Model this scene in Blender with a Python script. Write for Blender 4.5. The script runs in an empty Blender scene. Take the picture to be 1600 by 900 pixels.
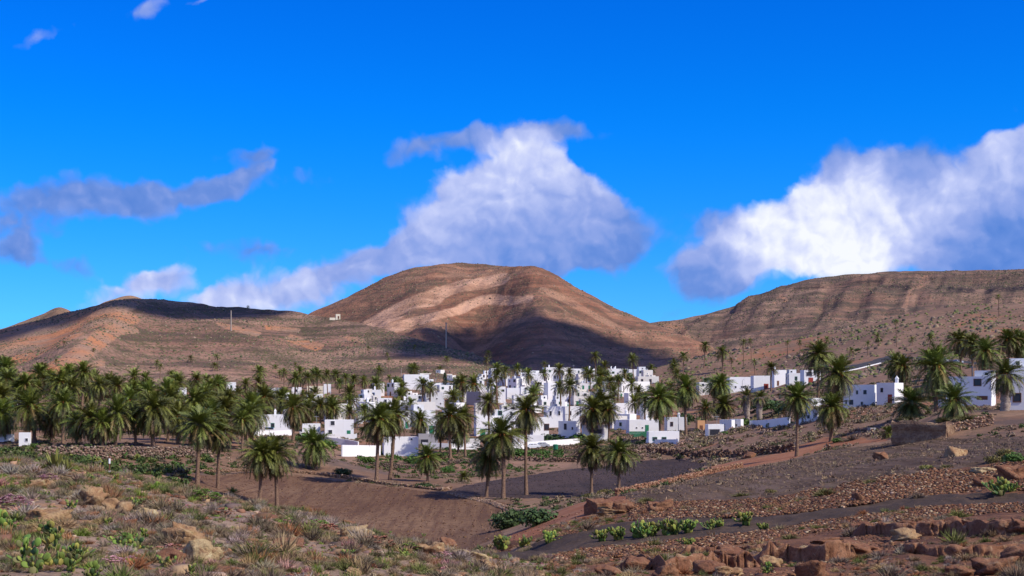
import bpy, bmesh, math, random
import numpy as np
from mathutils import Vector, Matrix

scene = bpy.context.scene
COL = scene.collection
R = math.radians
rng = np.random.default_rng(7)
random.seed(7)

# ------------------------------------------------------------------ camera, sky, sun, exposure
F, VH, CZ = 2222.0, 615.0, 20.0        # focal length (1600 px wide picture), eye-level row, eye height
cam_d = bpy.data.cameras.new('camera')
cam = bpy.data.objects.new('camera', cam_d)
COL.objects.link(cam)
cam.location = (0, 0, CZ)
cam.rotation_euler = (R(90), 0, 0)
cam_d.sensor_width = 36.0
cam_d.lens = 36.0 * F / 1600.0
cam_d.shift_y = (VH - 450.0) / 1600.0
cam_d.clip_start = 0.5
cam_d.clip_end = 30000
scene.camera = cam

SUN_EL = R(44)
SUN_AZ = math.atan2(0.85, -0.48)         # clockwise from +Y
SUN = Vector((math.sin(SUN_AZ) * math.cos(SUN_EL), math.cos(SUN_AZ) * math.cos(SUN_EL), math.sin(SUN_EL)))
sun_d = bpy.data.lights.new('sun', 'SUN')
sun_d.energy = 4.6
sun_d.angle = R(0.5)
sun_d.color = (1.0, 0.93, 0.83)
sun = bpy.data.objects.new('sun', sun_d)
COL.objects.link(sun)
sun.location = (300, -100, 400)
sun.rotation_euler = SUN.to_track_quat('Z', 'Y').to_euler()

vs = scene.view_settings
scene.display_settings.display_device = 'sRGB'
vs.view_transform = 'Standard'
vs.look = 'None'
vs.exposure = 0.15
vs.gamma = 1.0
vs.use_curve_mapping = False
scene.cycles.max_bounces = 5
scene.cycles.diffuse_bounces = 2
scene.cycles.glossy_bounces = 2
scene.cycles.transparent_max_bounces = 4


class NT:
    """small helper to wire node trees"""
    def __init__(self, tree):
        self.t = tree
        self.t.nodes.clear()

    def n(self, typ, ins=None, **props):
        nd = self.t.nodes.new(typ)
        for k, v in props.items():
            setattr(nd, k, v)
        for k, v in (ins or {}).items():
            s = nd.inputs[k]
            if isinstance(v, bpy.types.NodeSocket):
                self.t.links.new(v, s)
            else:
                s.default_value = v
        return nd

    def m(self, op, a, b=0.0, c=0.0, clamp=False):
        nd = self.n('ShaderNodeMath', {0: a, 1: b, 2: c}, operation=op, use_clamp=clamp)
        return nd.outputs[0]

    def vm(self, op, a, b=(0, 0, 0), out=0):
        nd = self.n('ShaderNodeVectorMath', {0: a, 1: b}, operation=op)
        return nd.outputs[out]

    def noise(self, vec, scale, detail=4.0, rough=0.55, dist=0.0, out='Fac', dim='3D'):
        nd = self.n('ShaderNodeTexNoise', {'Vector': vec, 'Scale': scale, 'Detail': detail, 'Roughness': rough,
                                           'Distortion': dist}, noise_dimensions=dim)
        return nd.outputs[out]

    def mapr(self, v, a, b, c=0.0, d=1.0, smooth=True):
        nd = self.n('ShaderNodeMapRange', {'Value': v, 'From Min': a, 'From Max': b, 'To Min': c, 'To Max': d},
                    interpolation_type='SMOOTHSTEP' if smooth else 'LINEAR')
        return nd.outputs[0]

    def mix(self, f, a, b, mode='MIX'):
        nd = self.n('ShaderNodeMix', {}, data_type='RGBA', blend_type=mode)
        for k, v in ((0, f), (6, a), (7, b)):
            s = nd.inputs[k]
            if isinstance(v, bpy.types.NodeSocket):
                self.t.links.new(v, s)
            else:
                if k and len(v) == 3:
                    v = (*v, 1.0)
                s.default_value = v
        return nd.outputs[2]

    def link(self, a, b):
        self.t.links.new(a, b)


# ---- world: Nishita sky with cumulus and stratus clouds laid out by compass bearing and elevation
def bearing(u, v):
    x, y, z = (u - 800.0) / F, 1.0, (VH - v) / F
    return math.degrees(math.atan2(x, y)), math.degrees(math.atan2(z, math.hypot(x, y)))


world = bpy.data.worlds.new('World')
scene.world = world
world.use_nodes = True
W = NT(world.node_tree)
sky = W.n('ShaderNodeTexSky', sky_type='NISHITA', sun_disc=False)
sky.sun_elevation = SUN_EL
sky.sun_rotation = SUN_AZ
sky.altitude = 300
sky.air_density = 1.0
sky.dust_density = 0.2
sky.ozone_density = 3.0
SKY_STRENGTH = 0.115
hs0 = W.n('ShaderNodeHueSaturation', {'Hue': 0.512, 'Saturation': 1.45, 'Value': 1.0, 'Fac': 1.0, 'Color': sky.outputs[0]})
tc = W.n('ShaderNodeTexCoord')
sep = W.n('ShaderNodeSeparateXYZ', {0: tc.outputs['Generated']})
az = W.m('DEGREES', W.m('ARCTAN2', sep.outputs[0], sep.outputs[1]))
hyp = W.m('SQRT', W.m('ADD', W.m('MULTIPLY', sep.outputs[0], sep.outputs[0]), W.m('MULTIPLY', sep.outputs[1], sep.outputs[1])))
el = W.m('DEGREES', W.m('ARCTAN2', sep.outputs[2], hyp))
# clear, deeply polarised blue: the red and green of the sky light fall off with height
tint = W.n('ShaderNodeCombineXYZ', {0: W.mapr(el, 2.0, 12.0, 0.16, 0.02), 1: W.mapr(el, 2.0, 12.0, 0.63, 0.78), 2: 1.42}).outputs[0]
hs = W.n('ShaderNodeVectorMath', {0: hs0.outputs[0], 1: tint}, operation='MULTIPLY')
sky_bg = W.n('ShaderNodeBackground', {'Color': hs.outputs[0], 'Strength': SKY_STRENGTH})
ae = W.n('ShaderNodeCombineXYZ', {0: az, 1: el, 2: 0.0}).outputs[0]
w1 = W.vm('SUBTRACT', W.noise(ae, 0.34, 3.0, 0.55, out='Color'), (0.5, 0.5, 0.5))
w2 = W.vm('SUBTRACT', W.noise(ae, 1.5, 4.0, 0.6, out='Color'), (0.5, 0.5, 0.5))
warp = W.vm('ADD', W.n('ShaderNodeVectorMath', {0: w1, 3: 2.1}, operation='SCALE').outputs[0],
            W.n('ShaderNodeVectorMath', {0: w2, 3: 0.5}, operation='SCALE').outputs[0])
warp = W.vm('MULTIPLY', warp, (1.0, 0.8, 0.0))
aew = W.vm('ADD', ae, warp)
# (u, v, half width, half height, tilt degrees, whiteness, opacity)
BLOBS = [
    (30, 335, 95, 46, 8, .22, .62), (125, 300, 95, 32, 5, .22, .62), (215, 308, 95, 34, 0, .24, .66), (300, 300, 90, 28, 4, .24, .64),
    (365, 284, 70, 24, 14, .24, .62), (405, 258, 38, 22, 20, .24, .55), (378, 243, 62, 12, 0, .22, .45), (18, 385, 60, 40, 15, .2, .5),
    (40, 408, 44, 24, 0, .2, .6), (385, 386, 90, 20, 4, .2, .62), (120, 416, 50, 18, 8, .18, .6), (480, 281, 50, 14, 14, .25, .5),
    (105, 50, 64, 20, 22, .45, .62), (230, 14, 42, 19, 18, .45, .58), (308, 9, 22, 6, 6, .4, .4),
    (195, 448, 85, 30, 14, .7, .95), (255, 438, 40, 20, 0, .72, .8), (430, 452, 105, 42, 6, .68, 1.0), (330, 466, 80, 26, 8, .72, .9), (525, 440, 80, 42, 25, .5, .85),
    (815, 248, 62, 44, 0, .9, 1.3), (780, 300, 82, 56, 0, .7, 1.15), (868, 316, 95, 54, -12, .56, 1.15), (935, 326, 70, 46, -14, .42, 1.05), (975, 360, 48, 40, 0, .3, .8), (735, 285, 64, 44, 15, .7, .95), (895, 285, 62, 36, -20, .66, .95),
    (725, 350, 100, 58, 20, .64, 1.1), (655, 382, 80, 42, 25, .56, 1.0), (760, 385, 120, 46, 0, .42, 1.1), (860, 392, 140, 46, 0, .26, 1.1), (950, 398, 56, 36, 0, .2, .8), (595, 408, 60, 34, 20, .4, .8),
    (640, 238, 66, 26, 24, .26, .54), (700, 218, 60, 24, 10, .3, .54), (755, 208, 60, 20, 0, .3, .5), (895, 210, 60, 22, 4, .26, .54), (850, 205, 50, 16, 0, .28, .42), (630, 310, 50, 30, 0, .2, .25),
    (1300, 308, 95, 46, 22, 1.0, 1.35), (1370, 330, 90, 64, 0, .95, 1.35), (1215, 362, 90, 48, 18, .92, 1.25), (1115, 405, 70, 46, 10, .48, .95),
    (1300, 395, 165, 46, 0, .95, 1.35), (1530, 280, 80, 44, 30, .8, 1.2), (1590, 240, 64, 44, 25, .66, 1.1), (1560, 345, 90, 60, 0, .3, 1.05),
    (1545, 400, 115, 56, 0, .12, 1.15), (1630, 320, 90, 90, 0, .36, .95), (1100, 445, 52, 48, 0, .16, .75), (1150, 440, 50, 40, 0, .4, .6), (1100, 345, 70, 30, 12, .22, .5), (1440, 250, 84, 32, 12, .24, .7),
    (1315, 255, 58, 34, 20, .14, .6), (1460, 330, 60, 60, 0, .55, .9), (1400, 285, 50, 36, 0, .22, .6), (1045, 490, 30, 12, 0, .1, .4), (1485, 60, 60, 20, 0, .1, .12), (500, 250, 40, 20, 0, .1, .14),
]
tot_w = tot_b = None
for (bu, bv, rx, ry, tilt, br, op) in BLOBS:
    op = op * (1.4 if op < 0.8 else 1.08)      # thin veils need a little more body to show
    a0, e0 = bearing(bu, bv)
    k = 57.2958 / F * 1.56
    mp = W.n('ShaderNodeMapping', {'Vector': aew, 'Location': (a0, e0, 0), 'Rotation': (0, 0, R(tilt)), 'Scale': (rx * k, ry * k, 1)}, vector_type='TEXTURE')
    ln = W.n('ShaderNodeVectorMath', {0: mp.outputs[0]}, operation='LENGTH').outputs['Value']
    wv = W.mapr(ln, 0.0, 1.0, op, 0.0)
    if tot_w is None:
        tot_w, tot_b = wv, W.m('MULTIPLY', wv, br)
    else:
        tot_w = W.m('ADD', tot_w, wv)
        tot_b = W.m('MULTIPLY_ADD', wv, br, tot_b)
fb = W.noise(aew, 0.6, 7.0, 0.55)
puff = W.n('ShaderNodeTexVoronoi', {'Vector': aew, 'Scale': 0.75, 'Detail': 2.0, 'Roughness': 0.5}, feature='F1').outputs['Distance']
puff2 = W.n('ShaderNodeTexVoronoi', {'Vector': W.vm('ADD', aew, (0.22, 0.3, 0.0)), 'Scale': 0.75, 'Detail': 2.0, 'Roughness': 0.5}, feature='F1').outputs['Distance']
relief = W.m('SUBTRACT', puff2, puff)
edge = W.m('ADD', W.m('MULTIPLY', W.m('SUBTRACT', fb, 0.5), 0.8), W.m('MULTIPLY', W.m('SUBTRACT', 0.52, puff), 0.7))
dens = W.m('ADD', tot_w, edge)
alpha = W.m('MULTIPLY', W.mapr(dens, 0.12, 0.82), W.mapr(tot_w, 0.02, 0.3))
alpha = W.m('MULTIPLY', alpha, W.mapr(tot_w, 0.1, 1.3, 0.45, 0.98))
# unseen white cloud added above and behind the view, as neutral fill light
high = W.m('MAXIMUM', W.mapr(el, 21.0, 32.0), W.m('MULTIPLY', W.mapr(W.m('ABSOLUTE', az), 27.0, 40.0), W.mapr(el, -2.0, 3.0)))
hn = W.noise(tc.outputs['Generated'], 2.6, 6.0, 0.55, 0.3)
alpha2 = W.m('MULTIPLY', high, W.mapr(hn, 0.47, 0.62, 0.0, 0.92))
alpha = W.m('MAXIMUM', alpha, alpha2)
whit = W.m('DIVIDE', tot_b, W.m('MAXIMUM', tot_w, 0.001))
whit = W.m('MULTIPLY_ADD', relief, 0.26, whit)
whit = W.m('MULTIPLY_ADD', W.m('SUBTRACT', W.noise(ae, 0.5, 5.0, 0.6), 0.5), 0.42, whit, clamp=True)
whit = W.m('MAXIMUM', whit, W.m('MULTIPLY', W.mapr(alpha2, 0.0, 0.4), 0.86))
ramp = W.n('ShaderNodeValToRGB', {0: whit})
cr = ramp.color_ramp
cr.elements[0].position, cr.elements[0].color = 0.0, (0.075, 0.2, 0.60, 1)
cr.elements[1].position, cr.elements[1].color = 1.0, (0.86, 0.88, 0.94, 1)
for pos, c in ((0.25, (0.14, 0.26, 0.66)), (0.5, (0.28, 0.37, 0.74)), (0.75, (0.5, 0.56, 0.86))):
    e = cr.elements.new(pos)
    e.color = (*c, 1)
cl_bg = W.n('ShaderNodeBackground', {'Color': ramp.outputs[0], 'Strength': 1.0})
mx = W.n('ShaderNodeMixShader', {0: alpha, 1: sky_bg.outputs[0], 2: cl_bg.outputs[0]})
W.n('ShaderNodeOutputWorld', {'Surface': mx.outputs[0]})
world.cycles.sampling_method = 'MANUAL'
world.cycles.sample_map_resolution = 512


# ------------------------------------------------------------------ numpy noise and mesh helpers
def _hash(ix, iy, seed):
    h = (ix.astype(np.int64) * 374761393 + iy.astype(np.int64) * 668265263 + seed * 1442695041) & 0xffffffff
    h = ((h ^ (h >> 13)) * 1274126177) & 0xffffffff
    h = h ^ (h >> 16)
    return (h & 0xffffff) / float(0xffffff)


def vnoise(x, y, seed=0):
    ix, iy = np.floor(x), np.floor(y)
    fx, fy = x - ix, y - iy
    fx, fy = fx * fx * (3 - 2 * fx), fy * fy * (3 - 2 * fy)
    a, b = _hash(ix, iy, seed), _hash(ix + 1, iy, seed)
    c, d = _hash(ix, iy + 1, seed), _hash(ix + 1, iy + 1, seed)
    return (a * (1 - fx) + b * fx) * (1 - fy) + (c * (1 - fx) + d * fx) * fy


def fbm(x, y, octs=4, seed=0, gain=0.5):
    s, amp, tot = 0.0, 1.0, 0.0
    for o in range(octs):
        s = s + amp * (vnoise(x, y, seed + o * 17) - 0.5)
        tot += amp
        x, y, amp = x * 2.03 + 11.3, y * 2.03 + 5.7, amp * gain
    return s / tot * 2.0


def mesh_np(name, verts, faces, mats, smooth=True, colors=None, mat_idx=None):
    """verts (N,3); faces (M,3) or (M,4) int array"""
    me = bpy.data.meshes.new(name)
    n, m, k = len(verts), len(faces), faces.shape[1]
    me.vertices.add(n)
    me.vertices.foreach_set('co', np.ascontiguousarray(verts, dtype=np.float32).ravel())
    me.loops.add(m * k)
    me.loops.foreach_set('vertex_index', np.ascontiguousarray(faces, dtype=np.int32).ravel())
    me.polygons.add(m)
    me.polygons.foreach_set('loop_start', np.arange(0, m * k, k, dtype=np.int32))
    if smooth:
        me.polygons.foreach_set('use_smooth', np.ones(m, dtype=bool))
    for mt in (mats if isinstance(mats, (list, tuple)) else [mats]):
        me.materials.append(mt)
    if mat_idx is not None:
        me.polygons.foreach_set('material_index', np.ascontiguousarray(mat_idx, dtype=np.int32))
    if colors is not None:
        at = me.color_attributes.new('tint', 'FLOAT_COLOR', 'POINT')
        c = np.ones((n, 4), dtype=np.float32)
        c[:, :colors.shape[1]] = colors
        at.data.foreach_set('color', c.ravel())
    me.update(calc_edges=True)
    me.validate()
    return me


def link(name, me, parent=None, loc=None):
    o = bpy.data.objects.new(name, me)
    COL.objects.link(o)
    if parent is not None:
        o.parent = parent
    if loc is not None:
        o.location = loc
    return o


def tag(o, label=None, cat=None, group=None, kind=None):
    if label:
        o['label'] = label
    if cat:
        o['category'] = cat
    if group:
        o['group'] = group
    if kind:
        o['kind'] = kind
    return o


def thing(name, label, cat, loc=(0, 0, 0), rz=0.0, group=None):
    o = bpy.data.objects.new(name, None)
    COL.objects.link(o)
    o.empty_display_size = 0.5
    o.location = loc
    o.rotation_euler = (0, 0, rz)
    return tag(o, label, cat, group)


def structure(name, me, label=None):
    o = link(name, me)
    return tag(o, label, None, None, 'structure')


class MB:
    """collects faces of one mesh object"""
    def __init__(self):
        self.v, self.f, self.mi = [], [], []

    def add(self, vs_, fs, mi=0):
        b = len(self.v)
        self.v += [tuple(p) for p in vs_]
        self.f += [tuple(b + i for i in f) for f in fs]
        self.mi += [mi] * len(fs)

    def box(self, x0, y0, z0, x1, y1, z1, mi=0):
        self.add([(x0, y0, z0), (x1, y0, z0), (x1, y1, z0), (x0, y1, z0), (x0, y0, z1), (x1, y0, z1), (x1, y1, z1), (x0, y1, z1)],
                 [(0, 3, 2, 1), (4, 5, 6, 7), (0, 1, 5, 4), (1, 2, 6, 5), (2, 3, 7, 6), (3, 0, 4, 7)], mi)

    def tube(self, pts, rads, n=8, mi=0, cap=True):
        pts = [Vector(p) for p in pts]
        b = len(self.v)
        for i, p in enumerate(pts):
            d = (pts[min(i + 1, len(pts) - 1)] - pts[max(i - 1, 0)]).normalized()
            a = d.cross(Vector((0.31, 0.95, 0.05))).normalized()
            c = d.cross(a)
            for k in range(n):
                t = 2 * math.pi * k / n
                self.v.append(tuple(p + (a * math.cos(t) + c * math.sin(t)) * rads[i]))
        for i in range(len(pts) - 1):
            for k in range(n):
                k2 = (k + 1) % n
                self.f.append((b + i * n + k, b + (i + 1) * n + k, b + (i + 1) * n + k2, b + i * n + k2))
                self.mi.append(mi)
        if cap:
            self.f.append(tuple(b + k for k in range(n)))
            self.f.append(tuple(b + (len(pts) - 1) * n + k for k in reversed(range(n))))
            self.mi += [mi, mi]

    def mesh(self, name, mats, smooth=False):
        me = bpy.data.meshes.new(name)
        me.from_pydata(self.v, [], self.f)
        for mt in (mats if isinstance(mats, (list, tuple)) else [mats]):
            me.materials.append(mt)
        me.polygons.foreach_set('material_index', self.mi)
        if smooth:
            me.polygons.foreach_set('use_smooth', [True] * len(self.f))
        me.update()
        return me

    def build(self, name, mats, parent=None, smooth=False, loc=None):
        return link(name, self.mesh(name, mats, smooth), parent, loc)


# ------------------------------------------------------------------ materials
MATS = {}


def new_mat(name):
    m = bpy.data.materials.new(name)
    m.use_nodes = True
    MATS[name] = m
    return m, NT(m.node_tree)


def finish(t, color, rough=0.9, bump=None, bump_dist=0.1, bump_str=0.6, spec=0.2):
    ins = {'Base Color': color, 'Roughness': rough, 'Specular IOR Level': spec}
    b = t.n('ShaderNodeBsdfPrincipled', {k: v for k, v in ins.items() if not (k == 'Base Color' and not isinstance(v, bpy.types.NodeSocket))})
    if not isinstance(color, bpy.types.NodeSocket):
        b.inputs['Base Color'].default_value = (*color[:3], 1)
    if bump is not None:
        bp = t.n('ShaderNodeBump', {'Height': bump, 'Strength': bump_str, 'Distance': bump_dist})
        t.link(bp.outputs[0], b.inputs['Normal'])
    t.n('ShaderNodeOutputMaterial', {'Surface': b.outputs[0]})
    return b


def pos_of(t):
    return t.n('ShaderNodeNewGeometry').outputs['Position']


def soil_mat(name, base, light, dark, s1=0.12, s2=1.4, lines=None, bump_d=0.15, spots=None, patch=None):
    m, t = new_mat(name)
    p = pos_of(t)
    n1 = t.noise(p, s1, 5, 0.6)
    n2 = t.noise(p, s2, 6, 0.65)
    n3 = t.noise(p, s2 * 6, 3, 0.6)
    c = t.mix(t.mapr(n1, 0.35, 0.68), base, light)
    c = t.mix(t.m('MULTIPLY', t.mapr(n2, 0.42, 0.7), 0.75), c, dark)
    c = t.mix(t.mapr(n3, 0.55, 0.8, 0, 0.45), c, light)
    if patch is not None:
        n5 = t.noise(p, s1 * 0.55, 6, 0.68, 0.6)
        c = t.mix(t.mapr(n5, 0.52, 0.62, 0, 0.85), c, patch)
    h = t.m('ADD', n2, t.m('MULTIPLY', n3, 0.5))
    if lines:
        ang, per, amt, lcol = lines
        mp = t.n('ShaderNodeMapping', {'Vector': p, 'Rotation': (0, 0, R(ang)), 'Scale': (1 / per, 0.06 / per, 0)}, vector_type='POINT')
        ln = t.noise(mp.outputs[0], 1.0, 3, 0.6)
        c = t.mix(t.mapr(ln, 0.42, 0.62, 0, amt), c, lcol)
        h = t.m('MULTIPLY_ADD', ln, 1.5, h)
    if spots is not None:
        n4 = t.noise(p, s2 * 2.3, 2, 0.5)
        c = t.mix(t.mapr(n4, 0.66, 0.72), c, spots)
    finish(t, c, 0.95, h, bump_d, 0.7, 0.1)
    return m


M_bank = soil_mat('dry scrub soil', (0.21, 0.14, 0.10), (0.32, 0.22, 0.15), (0.12, 0.085, 0.07), 0.25, 2.2, patch=(0.33, 0.18, 0.09))
M_rub = soil_mat('stony red soil', (0.125, 0.058, 0.034), (0.22, 0.105, 0.055), (0.055, 0.034, 0.028), 0.3, 2.6, spots=(0.28, 0.16, 0.09))
M_brown = soil_mat('ploughed brown soil', (0.142, 0.076, 0.042), (0.205, 0.12, 0.068), (0.092, 0.05, 0.031), 0.035, 0.8, lines=(84, 1.1, 0.6, (0.085, 0.043, 0.028)))
M_dark = soil_mat('black volcanic ash soil', (0.046, 0.033, 0.031), (0.08, 0.052, 0.044), (0.03, 0.023, 0.024), 0.05, 0.9, lines=(20, 1.6, 0.35, (0.085, 0.058, 0.05)))
M_slope = soil_mat('grey ash slope soil', (0.072, 0.044, 0.027), (0.12, 0.076, 0.045), (0.036, 0.025, 0.018), 0.06, 0.9, lines=(-62, 1.5, 0.55, (0.15, 0.10, 0.076)), spots=(0.19, 0.12, 0.085))
M_track = soil_mat('dark gravel terrace', (0.06, 0.041, 0.031), (0.10, 0.066, 0.046), (0.035, 0.027, 0.023), 0.2, 1.6, spots=(0.16, 0.10, 0.07))
M_red = soil_mat('red earth track', (0.27, 0.105, 0.05), (0.34, 0.165, 0.09), (0.17, 0.07, 0.04), 0.15, 1.2)
M_village = soil_mat('hillside scrub soil', (0.20, 0.115, 0.076), (0.28, 0.165, 0.105), (0.09, 0.07, 0.045), 0.02, 0.25, bump_d=0.5, patch=(0.30, 0.135, 0.07))
M_road = soil_mat('asphalt', (0.06, 0.055, 0.058), (0.08, 0.075, 0.075), (0.05, 0.046, 0.05), 0.1, 2)


def hill_mat(name, rust, tan, dark, veg, veg_amt, streak=1.0, bare=None):
    """hillside of lava soil: contour terraces, bare patches, dotted scrub; 'tint' red channel marks bare ground and painted sunlit bands, green channel rock ledges"""
    m, t = new_mat(name)
    p = pos_of(t)
    sp = t.n('ShaderNodeSeparateXYZ', {0: p})
    contour = t.n('ShaderNodeCombineXYZ', {0: t.m('MULTIPLY', sp.outputs[0], 0.011), 1: t.m('MULTIPLY', sp.outputs[1], 0.003), 2: t.m('MULTIPLY', sp.outputs[2], 0.20)}).outputs[0]
    nl = t.noise(contour, 1.0, 6, 0.68, 0.3)
    nb = t.noise(p, 0.0045, 6, 0.62, 0.6)
    nm = t.noise(p, 0.022, 5, 0.65)
    nf = t.noise(p, 0.22, 4, 0.7)
    nd = t.noise(p, 0.42, 2, 0.55)
    at = t.n('ShaderNodeAttribute', attribute_name='tint')
    asep = t.n('ShaderNodeSeparateColor', {0: at.outputs['Color']})
    c = t.mix(t.mapr(nb, 0.36, 0.66), rust, tan)
    c = t.mix(t.mapr(nm, 0.42, 0.66, 0, 0.7), c, dark)
    c = t.mix(t.mapr(nl, 0.49, 0.59, 0, 0.92 * streak), c, dark)
    c = t.mix(t.mapr(nl, 0.47, 0.36, 0, 0.75 * streak), c, tan)
    bm_ = asep.outputs[0]
    if bare is not None:
        bc = t.mix(t.mapr(nm, 0.35, 0.65), bare, tan)
        c = t.mix(t.mapr(t.m('MULTIPLY_ADD', t.m('SUBTRACT', nm, 0.5), 0.9, bm_), 0.35, 0.65, 0, 0.9), c, bc)
    vamt = t.m('MULTIPLY', t.m('SUBTRACT', 1.0, t.m('MULTIPLY', bm_, 0.8)), veg_amt)
    vd = t.m('MULTIPLY_ADD', t.m('SUBTRACT', nm, 0.5), 0.55, nd)
    c = t.mix(t.m('MULTIPLY', t.mapr(vd, 0.5, 0.6), vamt), c, veg)
    c = t.mix(t.mapr(nf, 0.56, 0.78, 0, 0.5), c, dark)
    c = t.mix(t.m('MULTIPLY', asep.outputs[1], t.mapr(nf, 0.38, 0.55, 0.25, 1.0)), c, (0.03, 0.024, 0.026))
    h = t.m('ADD', t.m('MULTIPLY', nf, 1.0), t.m('MULTIPLY', nl, 1.2))
    finish(t, c, 0.95, h, 3.5, 0.75, 0.08)
    return m


M_hl = hill_mat('terraced hillside', (0.27, 0.14, 0.095), (0.35, 0.215, 0.145), (0.10, 0.066, 0.052), (0.085, 0.078, 0.034), 0.75, 0.9, bare=(0.46, 0.19, 0.085))
M_hc = hill_mat('rounded volcano slope', (0.255, 0.108, 0.062), (0.36, 0.195, 0.12), (0.125, 0.068, 0.05), (0.105, 0.085, 0.05), 0.7, 0.6, bare=(0.6, 0.35, 0.225))
M_hr = hill_mat('cliff hillside', (0.23, 0.125, 0.085), (0.31, 0.19, 0.13), (0.095, 0.07, 0.055), (0.08, 0.07, 0.045), 0.65, 0.75, bare=(0.4, 0.19, 0.105))
M_hf = hill_mat('far peaks', (0.25, 0.14, 0.09), (0.33, 0.21, 0.13), (0.11, 0.08, 0.055), (0.09, 0.075, 0.04), 0.6, 0.4, bare=(0.35, 0.2, 0.11))
# ------------------------------------------------------------------ the ground sheet
# control points: (u, v, Y) = picture column, row and distance of a point on the ground; with a fourth value True, v is the height instead
GP = [
    # bank under and before the camera
    (-900, -2.0, 4, 1), (800, -2.0, 4, 1), (2500, -2.2, 4, 1), (-900, -2.9, 14, 1), (800, -3.6, 14, 1), (2500, -3.6, 14, 1), (-300, -3.8, 25, 1), (800, -4.9, 25, 1), (1900, -5.0, 25, 1),
    (-300, 905, 38), (0, 902, 38), (200, 902, 40), (400, 902, 43), (600, 902, 49), (750, 905, 54), (860, 905, 60),
    (-100, 800, 60), (0, 802, 58), (200, 805, 60), (330, 830, 56), (400, 850, 54), (600, 872, 56), (700, 890, 57),
    (-300, 715, 100), (0, 722, 100), (100, 736, 100), (200, 748, 97), (300, 772, 90), (400, 797, 82), (480, 806, 78), (550, 824, 74), (650, 850, 69), (720, 872, 65), (770, 892, 62),
    # drop behind the bank
    (-300, -9.5, 150, 1), (0, -9.0, 150, 1), (150, -11.0, 145, 1), (260, -14.5, 140, 1), (400, -16.5, 135, 1), (550, -17.0, 130, 1), (680, -17, 125, 1), (740, -15.5, 108, 1),
    # green belt and stone wall on the left
    (-300, 712, 235), (0, 718, 225), (150, 722, 225), (250, 728, 230), (0, 698, 285), (200, 699, 275), (300, 702, 280), (420, 712, 280), (520, 722, 285),
    # brown field
    (215, 744, 232), (300, 741, 240), (400, 738, 262), (500, 744, 265), (600, 759, 245), (700, 770, 235), (770, 782, 222),
    (300, 772, 205), (430, 792, 210), (600, 800, 208), (700, 835, 182), (770, 820, 190), (600, 838, 178), (450, 826, 185),
    # dark field
    (720, 764, 240), (820, 774, 226), (900, 740, 275), (930, 768, 232), (1000, 718, 325), (1060, 715, 325), (1100, 724, 290), (1000, 750, 245), (800, 745, 275), (600, 735, 300), (700, 722, 325),
    # track down to the field and terraces right
    (970, 773, 165), (900, 789, 170), (860, 811, 155), (820, 831, 150), (790, 851, 122), (770, 874, 96), (830, 875, 84), (800, 896, 68),
    (1000, 902, 63), (1200, 902, 60), (1400, 902, 58), (1600, 902, 55), (1900, 900, 52), (1000, 872, 82), (1200, 872, 76), (1400, 852, 74), (1600, 834, 74), (1900, 810, 74),
    (870, 847, 110), (1000, 831, 108), (1200, 809, 107), (1400, 783, 106), (1600, 772, 104), (1900, 750, 102),
    (1000, 786, 131), (1100, 781, 128), (1200, 777, 125), (1300, 760, 122), (1400, 744, 120), (1500, 733, 119), (1600, 718, 117), (1900, 690, 115),
    (1000, 766, 158), (1100, 739, 210), (1240, 715, 240), (1320, 699, 232), (1400, 689, 222), (1500, 684, 205), (1600, 681, 190), (1900, 660, 190), (1200, 745, 165), (1400, 715, 158), (1600, 699, 148),
    # scrub mound on the right, walled terrace, villas
    (1050, 702, 335), (1130, 693, 320), (1200, 684, 310), (1270, 672, 300), (1350, 663, 285), (1300, 692, 262), (1220, 705, 270), (1150, 712, 285), (1380, 680, 250), (1420, 652, 270), (1470, 648, 232), (1550, 650, 222), (1650, 645, 220),
    (1350, 640, 325), (1250, 652, 350), (1450, 636, 300), (1600, 640, 270), (1100, 680, 380), (1180, 664, 400),
    # village
    (700, 692, 400), (560, 706, 350), (620, 708, 350), (850, 700, 380), (960, 692, 400), (800, 655, 520), (800, 625, 650), (800, 605, 760), (800, 592, 860), (950, 588, 880), (950, 620, 670), (950, 655, 510), (1020, 664, 470), (1050, 640, 560), (1050, 600, 720),
    (600, 660, 470), (600, 625, 600), (600, 606, 700), (480, 670, 420), (400, 675, 400), (400, 640, 500), (400, 614, 600), (200, 650, 400), (200, 604, 600), (0, 650, 380), (0, 604, 560), (-300, 640, 400), (-300, 590, 600),
    # slope on the right
    (1200, 612, 560), (1200, 585, 720), (1320, 600, 450), (1320, 575, 560), (1600, 600, 350), (1600, 560, 450), (1600, 520, 620), (1600, 474, 850), (1900, 440, 850), (1900, 540, 500), (1500, 482, 860), (1450, 494, 870), (1400, 502, 880), (1300, 522, 900), (1200, 538, 920), (1100, 554, 930), (1400, 560, 600), (1480, 540, 600), (1250, 570, 690), (1100, 590, 760),
    # away below the hills
    (-900, 0, 700, 1), (-300, 2, 1000, 1), (300, 4, 1000, 1), (700, 5, 1050, 1), (1000, 8, 1100, 1), (1300, 15, 1150, 1), (1600, 25, 1150, 1), (2400, 40, 1000, 1), (-900, 0, 3000, 1), (800, 0, 3000, 1), (2400, 10, 3000, 1), (-900, 0, 8000, 1), (800, 0, 8000, 1), (2400, 0, 8000, 1),
]
gu, gY, gz = [], [], []
for g in GP:
    gu.append(g[0]); gY.append(g[2])
    gz.append(g[1] if len(g) == 4 else (VH - g[1]) / F * g[2])
gu, gY, gz = np.array(gu, float), np.array(gY, float), np.array(gz, float)


def _feat(u, Y):
    return u / 320.0, np.log(Y) * 2.6


_fx, _fy = _feat(gu, gY)
_C = 0.12


def _phi(dx, dy):
    return np.sqrt(dx * dx + dy * dy + _C * _C)


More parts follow.
